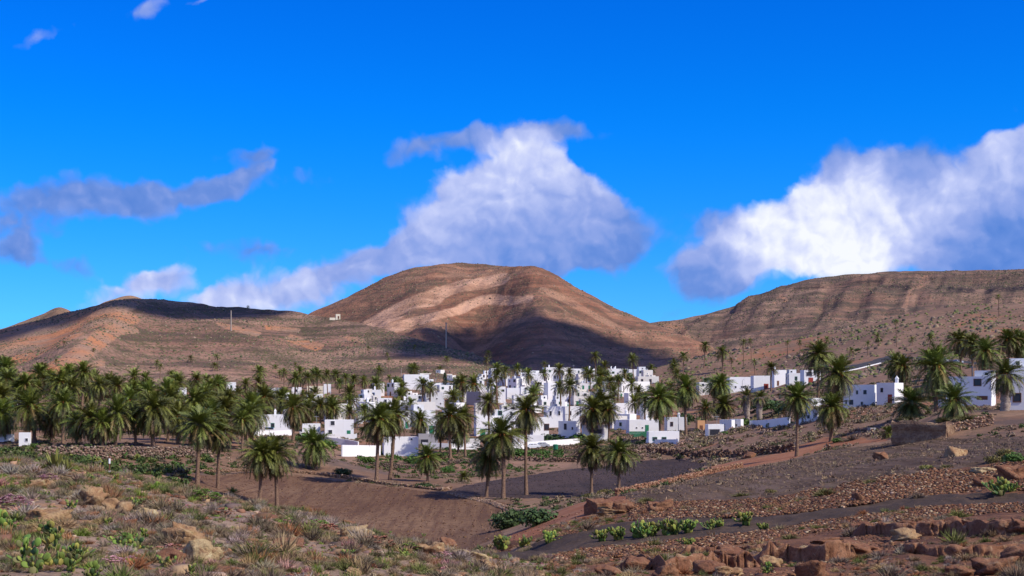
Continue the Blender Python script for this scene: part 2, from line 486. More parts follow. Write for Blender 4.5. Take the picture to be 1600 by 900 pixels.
_A = _phi(_fx[:, None] - _fx[None, :], _fy[:, None] - _fy[None, :]) - 0.01 * np.eye(len(gu))
_Ab = np.block([[_A, np.ones((len(gu), 1))], [np.ones((1, len(gu))), np.zeros((1, 1))]])
_wt = np.linalg.solve(_Ab, np.append(gz, 0.0))


def ground_z0(u, Y):
    fx, fy = _feat(np.asarray(u, float), np.asarray(Y, float))
    out = np.full(fx.shape, _wt[-1])
    for k in range(len(gu)):
        out += _wt[k] * _phi(fx - _fx[k], fy - _fy[k])
    return out


uc = np.concatenate([np.linspace(-2600, -140, 26)[:-1], np.linspace(-140, 1740, 800), np.linspace(1740, 4200, 26)[1:]])
yr = np.concatenate([np.geomspace(3.5, 36, 30)[:-1], np.geomspace(36, 1150, 780), np.geomspace(1150, 9000, 22)[1:]])
UU, YY = np.meshgrid(uc, yr)
XX = (UU - 800.0) / F * YY
ZZ = ground_z0(UU, YY)


def sstep(a, b, x):
    t = np.clip((x - a) / (b - a), 0, 1)
    return t * t * (3 - 2 * t)


# relief of the soil: rough bank and terraces, smooth fields, soft village slopes
rough = 1.0 - 0.75 * sstep(120, 150, YY) + 0.25 * sstep(420, 600, YY)
ZZ = ZZ + fbm(XX / 7.0, YY / 7.0, 5, 3) * 0.38 * rough * sstep(10, 40, YY)
ZZ = ZZ + fbm(XX / 1.3, YY / 1.3, 3, 9) * 0.13 * (1 - sstep(110, 140, YY))
ZZ = ZZ + fbm(XX / 60.0, YY / 60.0, 4, 21) * 3.0 * sstep(500, 800, YY)
# small terraces on the slopes beyond the village
VV = VH - F * ZZ / YY


def col_of(u):
    return np.clip(np.searchsorted(uc, u), 1, len(uc) - 1)


def _colvals(arr, u):
    j = col_of(u)
    f = (u - uc[j - 1]) / (uc[j] - uc[j - 1])
    return arr[:, j - 1] * (1 - f) + arr[:, j] * f


def gz_at(u, Y):
    z = _colvals(ZZ, u)
    return float(np.interp(math.log(Y), np.log(yr), z))


def pick(u, v):
    """first ground point met along the line of sight through picture point (u, v): local (x, Y, z)"""
    vv = _colvals(VV, u)
    k = int(np.argmax(vv <= v))
    if vv[k] > v:
        k = len(yr) - 22
    if k > 0:
        f = (vv[k - 1] - v) / max(vv[k - 1] - vv[k], 1e-6)
        f = min(max(f, 0.0), 1.0)
        Y = math.exp(math.log(yr[k - 1]) * (1 - f) + math.log(yr[k]) * f)
    else:
        Y = yr[0]
    return ((u - 800) / F * Y, Y, gz_at(u, Y))


def at_xy(x, y):
    u = 800 + F * x / y
    return gz_at(u, y)


def P3(u, v=None, Y=None):
    """world position of a ground point"""
    if Y is None:
        x, Y, z = pick(u, v)
    else:
        x, z = (u - 800) / F * Y, gz_at(u, Y)
    return Vector((x, Y, z + CZ))


def poly_mask(poly, X, Y, warp=1.0, seed=50):
    pts = []
    for p in poly:
        if len(p) == 2:
            q = pick(*p)
            pts.append((q[0], q[1]))
        else:
            pts.append(((p[0] - 800) / F * p[2], p[2]))
    pts = np.array(pts)
    wx = X + fbm(X / 4.0, Y / 4.0, 4, seed) * warp
    wy = Y + fbm(X / 4.0, Y / 4.0, 4, seed + 5) * warp * 2.0
    ins = np.zeros(X.shape, bool)
    n = len(pts)
    for i in range(n):
        x0, y0 = pts[i]
        x1, y1 = pts[(i + 1) % n]
        c = ((y0 > wy) != (y1 > wy))
        with np.errstate(divide='ignore', invalid='ignore'):
            xi = (x1 - x0) * (wy - y0) / (y1 - y0 + 1e-12) + x0
        ins ^= c & (wx < xi)
    return ins


# face centres
FX, FY = 0.25 * (XX[:-1, :-1] + XX[1:, :-1] + XX[:-1, 1:] + XX[1:, 1:]), 0.5 * (YY[:-1, :-1] + YY[1:, 1:])
FU = 800 + F * FX / FY
reg = np.zeros(FX.shape, int)        # 0 village slopes
BROWN = [(205, 745), (300, 740), (390, 738), (470, 743), (540, 752), (600, 760), (680, 769), (745, 779), (800, 786), (775, 803), (778, 822), (786, 836), (740, None, 150), (600, None, 140), (450, None, 135), (350, None, 140), (270, None, 160), (205, None, 190)]
DARK = [(705, 766), (760, 752), (830, 742), (900, 732), (1000, 719), (1060, 716), (1112, 723), (1095, 736), (1040, 749), (985, 764), (930, 774), (880, 777), (820, 779), (760, 776)]
SLOPE = [(968, 775), (1050, 757), (1110, 740), (1240, 717), (1310, 702), (1400, 690), (1500, 685), (1640, 680), (1740, 690), (1640, 712), (1560, 724), (1450, 738), (1400, 745), (1300, 762), (1200, 779), (1100, 783), (1000, 787)]
TRACK = [(760, 868), (830, 851), (900, 833), (960, 818), (1060, 809), (1150, 808), (1250, 799), (1350, 783), (1450, 772), (1620, 767), (1720, 770), (1620, 786), (1540, 787), (1450, 793), (1400, 797), (1330, 809), (1250, 820), (1180, 831), (1090, 842), (1000, 849), (940, 856), (880, 864), (800, 876)]
REDP = [(968, 774), (905, 786), (870, 801), (835, 820), (792, 836), (800, 846), (845, 833), (885, 816), (930, 803), (985, 786)]
REDT = [(1112, 728), (1200, 712), (1256, 694), (1286, 684), (1330, 682), (1395, 684), (1380, 691), (1310, 697), (1262, 710), (1185, 727), (1105, 742)]
ROAD = [(1300, 575), (1340, 569), (1372, 560), (1402, 552), (1460, 560), (1530, 566), (1530, 570), (1460, 565), (1404, 558), (1376, 567), (1342, 576), (1304, 582)]
LEFT = FX < (860 - 800) / F * FY + 1.0 * fbm(FX / 3, FY / 3, 3, 4)
reg[(FY < 130) & (FY > 0)] = 2
reg[(FY < 118) & LEFT] = 1
reg[(FY > 80) & (FY < 150) & (FU < 300)] = 1
reg[(FY >= 118) & (FY < 300)] = np.where(reg[(FY >= 118) & (FY < 300)] == 0, 8, reg[(FY >= 118) & (FY < 300)])
for k, poly, wp in ((3, BROWN, 0.8), (4, DARK, 0.8), (5, SLOPE, 0.6), (6, TRACK, 0.5), (7, REDP, 0.7), (7, REDT, 1.0)):
    reg[poly_mask(poly, FX, FY, wp, 50 + k)] = k
ROADM = poly_mask(ROAD, FX, FY, 0.0, 70) & (FY > 350)
reg[ROADM] = 9
M_belt = soil_mat('valley floor soil', (0.19, 0.105, 0.065), (0.28, 0.17, 0.105), (0.095, 0.07, 0.045), 0.06, 0.7, bump_d=0.3, patch=(0.11, 0.075, 0.06))
nr, ncol = XX.shape
VW = np.stack([XX, YY, ZZ + CZ], -1).reshape(-1, 3)
I = np.arange(nr * ncol).reshape(nr, ncol)
Q = np.stack([I[:-1, :-1], I[:-1, 1:], I[1:, 1:], I[1:, :-1]], -1)
REG = [('ground', M_village, 0), ('ground', M_bank, 1), ('ground', M_rub, 2), ('field', M_brown, 3), ('field', M_dark, 4), ('field', M_slope, 5),
       ('terrace', M_track, 6), ('path', M_red, 7), ('ground', M_belt, 8), ('road', M_road, 9)]
RLAB = ['brown soil slopes under the village', 'scrubby bank soil in the left foreground', 'stony red soil of the right foreground', 'wide ploughed brown field', 'black ash field beyond the brown field',
        'sloping grey ash field on the right', 'dark gravel terrace below the dry stone wall', 'red earth track', 'valley floor between the fields', 'asphalt road climbing the right slope']
for nm, mt, k in REG:
    q = Q[reg == k]
    if not len(q):
        continue
    used, inv = np.unique(q, return_inverse=True)
    structure(nm, mesh_np(nm, VW[used], inv.reshape(q.shape), mt), RLAB[k])

# ------------------------------------------------------------------ hills: each a closed-back sheet of its own
HILLS = {}


def hill(name, mat, ridge, base, ydist, ybase, label, power=1.15, relief=None, tint=None, ncu=420, nt=150, back=0.9):
    """ridge: [(u, v)], ydist: [(u, Y)] of the ridge line, base: [(u, z)] and ybase: [(u, Y)] of the foot"""
    u = np.linspace(ridge[0][0], ridge[-1][0], ncu)
    rv = np.interp(u, *zip(*ridge))
    ker = np.hanning(7); ker /= ker.sum()
    rv = np.convolve(np.pad(rv, 3, 'edge'), ker, 'valid')
    ry, by, bz = np.interp(u, *zip(*ydist)), np.interp(u, *zip(*ybase)), np.interp(u, *zip(*base))
    rz = (VH - rv) / F * ry
    t = np.concatenate([np.linspace(0, 1, nt), 1 + np.linspace(0, 1, 40)[1:]])
    T, U = np.meshgrid(t, u, indexing='ij')
    RY, BY, BZ, RZ = (np.broadcast_to(a, T.shape) for a in (ry, by, bz, rz))
    Tf = np.minimum(T, 1.0)
    Y = BY + (RY - BY) * T
    Z = BZ + (RZ - BZ) * np.power(Tf, power)
    Z = np.where(T > 1, RZ - (RZ - BZ + 10) * np.power(np.clip(T - 1, 0, 1), 1.6), Z)
    X = (U - 800) / F * Y
    env = np.power(np.clip(4 * Tf * (1 - Tf), 0, 1), 0.6) * (T < 1)
    if relief is not None:
        Z = Z + relief(U, Tf, X, Y) * env
    Z = Z + fbm(X / 26, Y / 26, 4, 31) * 1.6 * np.where(T <= 1, 1, 0.3)
    C = np.zeros((*T.shape, 3), np.float32)
    if tint is not None:
        V = VH - F * Z / Y
        C[..., 0], C[..., 1] = tint(U, V, Tf, X, Y)
    n0, n1 = T.shape
    I = np.arange(n0 * n1).reshape(n0, n1)
    q = np.stack([I[:-1, :-1], I[:-1, 1:], I[1:, 1:], I[1:, :-1]], -1).reshape(-1, 4)
    me = mesh_np(name, np.stack([X, Y, Z + CZ], -1).reshape(-1, 3), q, mat, True, C.reshape(-1, 3))
    HILLS[name + str(len(HILLS))] = (u, X, Y, Z, T)
    structure(name, me, label)
    return u, X, Y, Z, T


def hpick(h, u, v):
    us, X, Y, Z, T = h
    j = int(np.clip(np.searchsorted(us, u), 1, len(us) - 1))
    f = (u - us[j - 1]) / (us[j] - us[j - 1])
    Yc = Y[:, j - 1] * (1 - f) + Y[:, j] * f
    Zc = Z[:, j - 1] * (1 - f) + Z[:, j] * f
    vv = VH - F * Zc / Yc
    k = int(np.argmax(vv <= v))
    if vv[k] > v:
        k = int(np.argmin(vv))
    if k > 0 and vv[k] <= v:
        f = np.clip((vv[k - 1] - v) / max(vv[k - 1] - vv[k], 1e-6), 0, 1)
    else:
        f = 1.0
    k0 = max(k - 1, 0)
    y, z = Yc[k0] * (1 - f) + Yc[k] * f, Zc[k0] * (1 - f) + Zc[k] * f
    return Vector(((u - 800) / F * y, y, z + CZ))


def seg_band(U, V, pts, width):
    """soft band round a polyline drawn down a slope"""
    d = np.full(U.shape, 1e9)
    for (x0, y0), (x1, y1) in zip(pts[:-1], pts[1:]):
        dx, dy = x1 - x0, y1 - y0
        s = np.clip(((U - x0) * dx + (V - y0) * dy) / (dx * dx + dy * dy), 0, 1)
        d = np.minimum(d, np.hypot(U - x0 - s * dx, (V - y0 - s * dy)))
    return 1 - sstep(0.3, 1.0, d / width)


def rel_left(U, t, X, Y):
    spur = np.exp(-((U - (85 + 125 * t)) / 60.0) ** 2) * 14
    gul = -np.exp(-((U - (520 - 60 * t)) / 70.0) ** 2) * 6
    return spur + gul + fbm(X / 140, Y / 140, 4, 77) * 14


def tin_left(U, V, t, X, Y):
    w = fbm(X / 40, Y / 40, 4, 5) * 14
    bare = np.clip((1 - sstep(-18, 26, U - (-20 + (596 - V) * 2.05) + w)), 0, 1) * sstep(612, 585, V)  # bare orange soil; the flank's sunlit brightness is put into this tint too
    bare = np.maximum(bare * 0.75, 1.0 * seg_band(U + w, V, [(0, 605), (60, 590), (115, 560), (200, 500)], 22))
    for pts, wd in (([(640 / 4 + 0, 440 / 4 + 417), (860 / 4, 515)], 6), ([(345, 508), (400, 522)], 7), ([(415, 512), (470, 517)], 6), ([(460, 530), (505, 545)], 12), ([(540, 528), (560, 531)], 6), ([(95, 572), (70, 590)], 10), ([(160, 567), (110, 575)], 7)):
        bare = np.maximum(bare, 0.75 * seg_band(U + w * 1.4, V + w * 0.3, pts, wd))
    return bare, np.zeros_like(bare)


HL = hill('hill', M_hl,
          [(-700, 600), (-400, 585), (-200, 562), (-60, 534), (0, 518), (50, 504), (100, 491), (140, 481), (180, 474), (215, 470), (250, 469), (300, 473), (340, 478), (400, 483), (450, 486), (500, 494), (560, 505), (620, 520), (680, 536), (740, 556), (800, 573), (850, 584), (900, 596)],
          [(-700, -3), (0, -2), (400, -3), (700, -1), (900, 2)], [(-700, 1000), (0, 1180), (250, 1300), (500, 1150), (700, 980), (900, 900)],
          [(-700, 540), (0, 560), (300, 600), (600, 680), (760, 760), (900, 840)], 'long terraced brown hill behind the palm grove', 1.1, rel_left, tin_left, 520, 200)


def tin_far(U, V, t, X, Y):
    return np.clip(0.4 + fbm(X / 60, Y / 60, 3, 5), 0, 1), np.zeros_like(U)


HF = hill('hill', M_hf,
          [(-700, 600), (-300, 565), (-100, 535), (0, 515), (40, 501), (65, 492), (80, 484), (92, 479), (103, 483), (118, 491), (128, 487), (145, 480), (170, 470), (192, 463), (205, 461), (214, 463), (235, 472), (280, 492), (340, 520), (420, 545)],
          [(-700, 0), (420, 0)], [(-700, 1800), (92, 1750), (205, 1900), (420, 1900)], [(-700, 1400), (420, 1400)], 'two small bare peaks behind the left hill', 1.0, None, tin_far, 260, 60)


def rel_c(U, t, X, Y):
    # a spur running from the summit towards the valley, gullies on both flanks
    s1 = np.exp(-((U - (850 - 20 * t)) / 70.0) ** 2) * 30
    s2 = np.exp(-((U - (600 + 130 * t)) / 55.0) ** 2) * 18 + fbm(U / 16 - (9 + 5 * np.sin(U / 90)) * t, t * 1.3 + U * 0, 4, 44) * 1.6 * (0.3 + t)
    g1 = -np.exp(-((U - (720 + 60 * t)) / 45.0) ** 2) * 16
    g2 = -np.exp(-((U - (560 + 190 * t)) / 30.0) ** 2) * 11
    return s1 + s2 + g1 + g2 + fbm(X / 190, Y / 190, 5, 12) * 22 + fbm(U / 40 + 2 * t, t * 2.0 + U * 0, 3, 88) * 4


def tin_c(U, V, t, X, Y):
    w = fbm(X / 70, Y / 70, 4, 6) * 10
    b = seg_band(U + w, V + w * 0.5, [(575, 512), (640, 478), (720, 448), (790, 437)], 15)  # pale diagonal bands: sunlit slopes painted into the soil colour
    b = np.maximum(b, 0.8 * seg_band(U + w, V + w * 0.5, [(600, 517), (690, 488), (760, 470), (830, 468)], 12))
    b = np.maximum(b, 0.5 * seg_band(U + w, V + w, [(845, 450), (905, 480), (990, 525)], 12))
    b = np.maximum(b, 0.45 * seg_band(U + w, V + w, [(620, 440), (700, 430), (790, 428)], 7))
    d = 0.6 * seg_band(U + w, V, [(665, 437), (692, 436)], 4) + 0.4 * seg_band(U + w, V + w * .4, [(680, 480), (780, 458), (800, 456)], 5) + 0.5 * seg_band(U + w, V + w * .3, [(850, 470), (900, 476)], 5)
    return b, np.clip(d, 0, 1)


HC = hill('hill', M_hc,
          [(250, 580), (330, 552), (400, 524), (440, 507), (480, 491), (520, 475), (560, 456), (600, 434), (625, 424), (650, 417), (680, 414), (720, 412), (760, 413), (790, 418), (820, 427), (850, 434), (880, 445), (905, 455), (950, 477), (1000, 499), (1040, 514), (1080, 529), (1120, 545), (1200, 578), (1280, 600)],
          [(250, 0), (1280, 6)], [(250, 1500), (500, 1850), (720, 2050), (950, 1800), (1120, 1450), (1280, 1300)], [(250, 1150), (720, 1000), (1000, 960), (1280, 1000)],
          'rounded bare volcanic hill behind the village', 1.25, rel_c, tin_c, 520, 220)


def rel_r(U, t, X, Y):
    g = fbm(U / 34 - 1.6 * t, t * 1.2 + 0 * U, 4, 41) * 7 * (0.4 + t)
    g = g - np.abs(fbm(U / 60 - 2.2 * t, t * 0.9 + 0 * U, 3, 61)) * 10 * (0.3 + t)
    led = 9 * sstep(0.80, 0.86, t) - 4 * sstep(0.87, 0.93, t)
    return g + led * (U > 1150) + fbm(X / 120, Y / 120, 4, 15) * 14


def tin_r(U, V, t, X, Y):
    w = fbm(X / 60, Y / 60, 4, 8) * 12
    b = 0.7 * seg_band(U + w, V + w, [(1215, 478), (1222, 462), (1218, 470)], 6)
    b = np.maximum(b, 0.6 * seg_band(U + w, V + w, [(1050, 515), (1035, 508), (1060, 507), (1072, 525)], 14))
    b = np.maximum(b, 0.55 * seg_band(U + w, V + w * .6, [(1455, 430), (1425, 452), (1410, 480), (1412, 492)], 8))
    b = np.maximum(b, 0.4 * seg_band(U + w, V + w * .6, [(1460, 480), (1550, 470)], 14))
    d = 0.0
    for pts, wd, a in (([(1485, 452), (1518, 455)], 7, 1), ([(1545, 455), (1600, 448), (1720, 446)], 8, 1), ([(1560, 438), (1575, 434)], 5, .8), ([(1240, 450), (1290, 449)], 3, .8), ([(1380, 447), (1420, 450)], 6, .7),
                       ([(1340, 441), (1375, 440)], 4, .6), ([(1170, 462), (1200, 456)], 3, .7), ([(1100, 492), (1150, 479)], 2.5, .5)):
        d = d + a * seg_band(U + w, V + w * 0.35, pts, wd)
    return b, np.clip(d, 0, 1)


HR = hill('hill', M_hr,
          [(900, 560), (960, 525), (1000, 508), (1030, 502), (1060, 500), (1100, 491), (1150, 478), (1165, 470), (1190, 459), (1230, 446), (1250, 440), (1270, 435), (1320, 429), (1400, 424.5), (1450, 423.5), (1520, 423), (1600, 421), (1800, 418), (2200, 440), (2700, 520)],
          [(900, 5), (1200, 8), (1600, 10), (2700, 0)], [(900, 2300), (1200, 2300), (1600, 2000), (2700, 1700)], [(900, 1250), (1200, 1120), (1600, 1100), (2700, 1100)],
          'long flat-topped mountain on the right', 0.95, rel_r, tin_r, 620, 240)

# ------------------------------------------------------------------ drifting clouds over the valley: they shade part of the hills
m_, t_ = new_mat('white cloud')
finish(t_, (0.9, 0.9, 0.92), 1.0, None)
M_cloud = m_


def cloud_over(name, pts, alt, label, seed, thick=45):
    """a lumpy cloud hanging at height alt, up-sun of the given ground points"""
    lft = [p + SUN * ((alt - p.z) / SUN.z) for p in pts]
    c = sum(lft, Vector()) / len(lft)
    poly = [(p.x - c.x, p.y - c.y) for p in lft]
    n = 120
    per = []
    m = len(poly)
    for i in range(n):
        s = i / n * m
        a, b = poly[int(s) % m], poly[(int(s) + 1) % m]
        f = s - int(s)
        per.append((a[0] * (1 - f) + b[0] * f, a[1] * (1 - f) + b[1] * f))
    per = np.array(per)
    rings = [(0.0, -0.35), (0.5, -0.4), (0.85, -0.3), (1.0, 0.0), (0.93, 0.35), (0.7, 0.8), (0.35, 1.1), (0.0, 1.2)]
    vsn = []
    for (s, h) in rings:
        x, y = per[:, 0] * s, per[:, 1] * s
        k = 1 + 0.13 * fbm(x / 60 + seed, y / 60, 4, seed) * (s > 0.3) * 2
        vsn.append(np.stack([x * k, y * k, h * thick + fbm(x / 50, y / 50, 3, seed + 3) * thick * 0.5], -1))
    V = np.concatenate(vsn)
    fs = []
    for r_ in range(len(rings) - 1):
        for i in range(n):
            j = (i + 1) % n
            fs.append((r_ * n + i, r_ * n + j, (r_ + 1) * n + j, (r_ + 1) * n + i))
    o = link(name, mesh_np(name, V, np.array(fs), M_cloud, True), None, c)
    return tag(o, label, None, None, 'stuff')


SH1 = [hpick(HC, *p) for p in [(645, 526), (690, 514), (750, 507), (810, 505), (870, 503), (905, 512), (950, 525), (1000, 541), (1055, 560), (1080, 572)]]
SH1 += [Vector((150, 900, 30)), Vector((0, 880, 30)), Vector((-90, 960, 30)), Vector((-110, 1100, 30))]
cloud_over('cloud', SH1, 1900, 'white cloud over the village that shades the rounded hill', 3)
SH2 = [hpick(HL, *p) for p in [(-60, 544), (20, 523), (90, 503), (150, 491), (200, 490), (240, 500), (300, 500), (370, 499), (420, 494), (450, 489)]]
SH2 += [Vector((-170, 1450, 90)), Vector((-360, 1600, 90)), Vector((-560, 1620, 90)), Vector((-700, 1500, 90)), Vector((-640, 1300, 60))]
cloud_over('cloud', SH2, 1900, 'white cloud over the left hill that shades its crest', 5)
# ------------------------------------------------------------------ object materials
def tint_mat(name, mul=1.0, rough=0.85, vary=0.15, spec=0.2, trans=0.0):
    """colour from the mesh's own 'tint' attribute, with a little difference from object to object"""
    m, t = new_mat(name)
    a = t.n('ShaderNodeAttribute', attribute_name='tint').outputs['Color']
    r_ = t.n('ShaderNodeObjectInfo').outputs['Random']
    h = t.n('ShaderNodeHueSaturation', {'Hue': t.mapr(r_, 0, 1, 0.5 - 0.12 * vary, 0.5 + 0.08 * vary, False), 'Saturation': 1.0,
                                        'Value': t.mapr(r_, 0, 1, mul * (1 - vary), mul * (1 + vary), False), 'Fac': 1.0, 'Color': a})
    b = finish(t, h.outputs[0], rough, None, spec=spec)
    return m


M_frond = tint_mat('palm fronds', 1.0, 0.55, 0.22, 0.35)
M_scrub = tint_mat('dry twigs', 1.0, 0.95, 0.0, 0.05)
M_leaf = tint_mat('leaves', 1.0, 0.7, 0.18, 0.25)
M_stone = tint_mat('loose stones', 1.0, 0.95, 0.0, 0.1)


def simple(name, col, rough=0.8, var=0.2, scale=3.0, spec=0.2, bump=0.02):
    m, t = new_mat(name)
    tc_ = t.n('ShaderNodeTexCoord').outputs['Object']
    n1 = t.noise(tc_, scale, 5, 0.6)
    lo = tuple(c * (1 - var) for c in col)
    hi = tuple(min(1, c * (1 + var)) for c in col)
    finish(t, t.mix(t.mapr(n1, 0.3, 0.7), lo, hi), rough, n1, bump, 0.5, spec)
    return m


def plaster(name, col, stain=0.25):
    m, t = new_mat(name)
    p = pos_of(t)
    n1 = t.noise(p, 0.35, 5, 0.65)
    mp = t.n('ShaderNodeMapping', {'Vector': p, 'Scale': (1.6, 1.6, 0.18)})
    n2 = t.noise(mp.outputs[0], 1.0, 4, 0.6)
    c = t.mix(t.m('MULTIPLY', t.mapr(n1, 0.45, 0.75), stain), col, tuple(c_ * k for c_, k in zip(col, (0.78, 0.72, 0.64))))
    c = t.mix(t.m('MULTIPLY', t.mapr(n2, 0.55, 0.75), stain * 0.9), c, tuple(c_ * k for c_, k in zip(col, (0.7, 0.68, 0.66))))
    finish(t, c, 0.9, n1, 0.05, 0.3, 0.15)
    return m


M_white = plaster('whitewashed plaster', (0.80, 0.79, 0.77))
M_white_b = plaster('old whitewash', (0.72, 0.69, 0.63), 0.5)
M_white_c = plaster('grey whitewash', (0.66, 0.66, 0.66), 0.4)
M_cream = plaster('cream plaster', (0.72, 0.64, 0.48))
M_ochre = plaster('ochre plaster', (0.55, 0.30, 0.15))
M_grey = plaster('grey concrete', (0.34, 0.32, 0.32))
M_glass = simple('dark window glass', (0.035, 0.035, 0.045), 0.25, 0.3, 1.0, 0.5, 0.0)
M_green = simple('green painted wood', (0.03, 0.19, 0.10), 0.6)
M_wood = simple('brown painted wood', (0.16, 0.07, 0.04), 0.7)
M_redw = simple('red painted door', (0.28, 0.05, 0.035), 0.6)
M_blue = simple('blue painted wood', (0.05, 0.12, 0.3), 0.6)
M_tile = simple('red roof tiles', (0.36, 0.11, 0.06), 0.85, 0.35, 6)
M_metal = simple('grey metal', (0.3, 0.3, 0.32), 0.5)
M_pole = simple('weathered pole wood', (0.36, 0.30, 0.25), 0.9, 0.3)
M_black = simple('black rubber', (0.02, 0.02, 0.02), 0.8)
M_rustr = simple('rusty orange stalks', (0.33, 0.12, 0.03), 0.8)


def trunk_mat(name, a, b, rings=9.0):
    m, t = new_mat(name)
    tc_ = t.n('ShaderNodeTexCoord').outputs['Object']
    sp_ = t.n('ShaderNodeSeparateXYZ', {0: tc_})
    ang = t.m('ARCTAN2', sp_.outputs[1], sp_.outputs[0])
    v = t.n('ShaderNodeCombineXYZ', {0: t.m('MULTIPLY', ang, 1.6), 1: t.m('MULTIPLY', sp_.outputs[2], rings * 5), 2: 0.0}).outputs[0]
    n1 = t.noise(v, 1.0, 4, 0.6)
    n2 = t.noise(tc_, 4.0, 4, 0.6)
    c = t.mix(t.mapr(n1, 0.35, 0.65), a, b)
    c = t.mix(t.mapr(n2, 0.5, 0.8, 0, 0.5), c, tuple(x * 0.45 for x in a))
    finish(t, c, 0.95, n1, 0.05, 0.8, 0.05)
    return m


M_trunk = trunk_mat('palm trunk bark', (0.13, 0.082, 0.055), (0.27, 0.17, 0.115))
M_trunkw = trunk_mat('pale palm trunk bark', (0.25, 0.19, 0.15), (0.42, 0.35, 0.29))

# ------------------------------------------------------------------ palms


def frond_set(nf, nl, seed, e_top=86, e_low=-38, sparse=0.0, lw=0.034, drop=1.0, dead=False):
    """nf arching feather fronds with nl leaflets a side, spread over a crown of radius 1"""
    r_ = np.random.default_rng(seed)
    V, Fc, C = [], [], []
    for i in range(nf):
        q = (i + 0.5) / nf
        a = i * 2.39996 + r_.normal(0, 0.18)
        e0 = R(e_top + (e_low - e_top) * q ** 0.85 + r_.normal(0, 7))
        ln = (0.78 + 0.34 * min(1, q * 2.2)) * r_.uniform(0.85, 1.08) * (1 - 0.12 * max(0, q - 0.7))
        droop = R((40 + 34 * r_.random()) * drop * (0.45 + 0.75 * max(0.0, math.cos(e0))))
        roll = r_.normal(0, 0.5)
        ns = 8
        p = np.array([0.0, 0.0, 0.0])
        pts, tans = [p.copy()], []
        for s in range(ns):
            t = (s + 0.5) / ns
            e = max(e0 - droop * t ** 1.25, R(-88))
            d = np.array([math.cos(e) * math.cos(a), math.cos(e) * math.sin(a), math.sin(e)])
            tans.append(d)
            p = p + d * ln / ns
            pts.append(p.copy())
        pts = np.array(pts)
        side0 = np.array([-math.sin(a), math.cos(a), 0.0])
        # frond colour: young ones lighter and yellower, old ones duller
        base = np.array([0.118, 0.14, 0.018]) * (1 - q) + np.array([0.06, 0.066, 0.014]) * q
        base = base * r_.uniform(0.55, 1.5)
        if r_.random() < 0.22 and q > 0.45:
            base = np.array([0.15, 0.10, 0.035]) * r_.uniform(0.7, 1.2)
        if dead:
            base = np.array([0.19, 0.115, 0.058]) * r_.uniform(0.5, 1.25)
        rb = base * 1.2 + np.array([0.05, 0.03, 0.005])
        # rachis
        b = len(V)
        for s in range(ns + 1):
            w = 0.014 * (1 - 0.8 * s / ns) + 0.003
            V += [pts[s] - side0 * w, pts[s] + side0 * w]
            C += [rb, rb]
        for s in range(ns):
            k = b + 2 * s
            Fc += [(k, k + 1, k + 3), (k, k + 3, k + 2)]
        for j in range(nl):
            t = 0.1 + 0.9 * (j + r_.uniform(0.2, 0.8)) / nl
            x = t * ns
            s = min(int(x), ns - 1)
            o = pts[s] + (pts[s + 1] - pts[s]) * (x - s)
            T = tans[s]
            up = np.cross(T, side0)
            sd = side0 * math.cos(roll * 0.6) + up * math.sin(roll * 0.6)
            ll = 0.235 * (math.sin(math.pi * min(0.97, 0.16 + 0.8 * t)) ** 0.7) * r_.uniform(0.8, 1.15)
            for sg in (-1, 1):
                if r_.random() < sparse:
                    continue
                d = T * 0.80 + sd * sg * 0.56 + up * r_.uniform(-0.1, 0.35) + np.array([0, 0, -0.14 - 0.12 * t]) + r_.normal(0, 0.07, 3)
                d /= np.linalg.norm(d)
                n = len(V)
                wv = T * lw * 0.5
                sh = base * r_.uniform(0.8, 1.25)
                V += [o - wv, o + wv, o + d * ll * 0.55 + wv * 0.75, o + d * ll]
                C += [sh, sh, sh, sh * 1.15]
                Fc += [(n, n + 1, n + 2), (n, n + 2, n + 3)]
    return np.array(V), np.array(Fc), np.array(C)


def crown_mesh(name, *a, **k):
    v, f, c = frond_set(*a, **k)
    return mesh_np(name, v, f, M_frond, False, c)


CROWN_NEAR = [crown_mesh('palm_crown', 104 + 6 * i, 24, 100 + i, e_low=-56 - 4 * (i % 3), drop=0.9 + 0.12 * (i % 3)) for i in range(6)]
CROWN_LEAN = [crown_mesh('palm_crown', 52 + 6 * i, 24, 130 + i, e_low=-30, sparse=0.12, drop=1.0) for i in range(2)]
CROWN_MID = [crown_mesh('palm_crown', 60 + 4 * i, 15, 200 + i, lw=0.055, e_low=-42, drop=0.9 + 0.12 * (i % 2)) for i in range(5)]
CROWN_FAR = [crown_mesh('palm_crown', 34, 8, 300 + i, lw=0.1, e_low=-35) for i in range(3)]
SKIRT = [crown_mesh('palm_dead_fronds', 22, 12, 400 + i, e_top=-30, e_low=-74, sparse=0.2, lw=0.03, drop=0.7, dead=True) for i in range(3)]


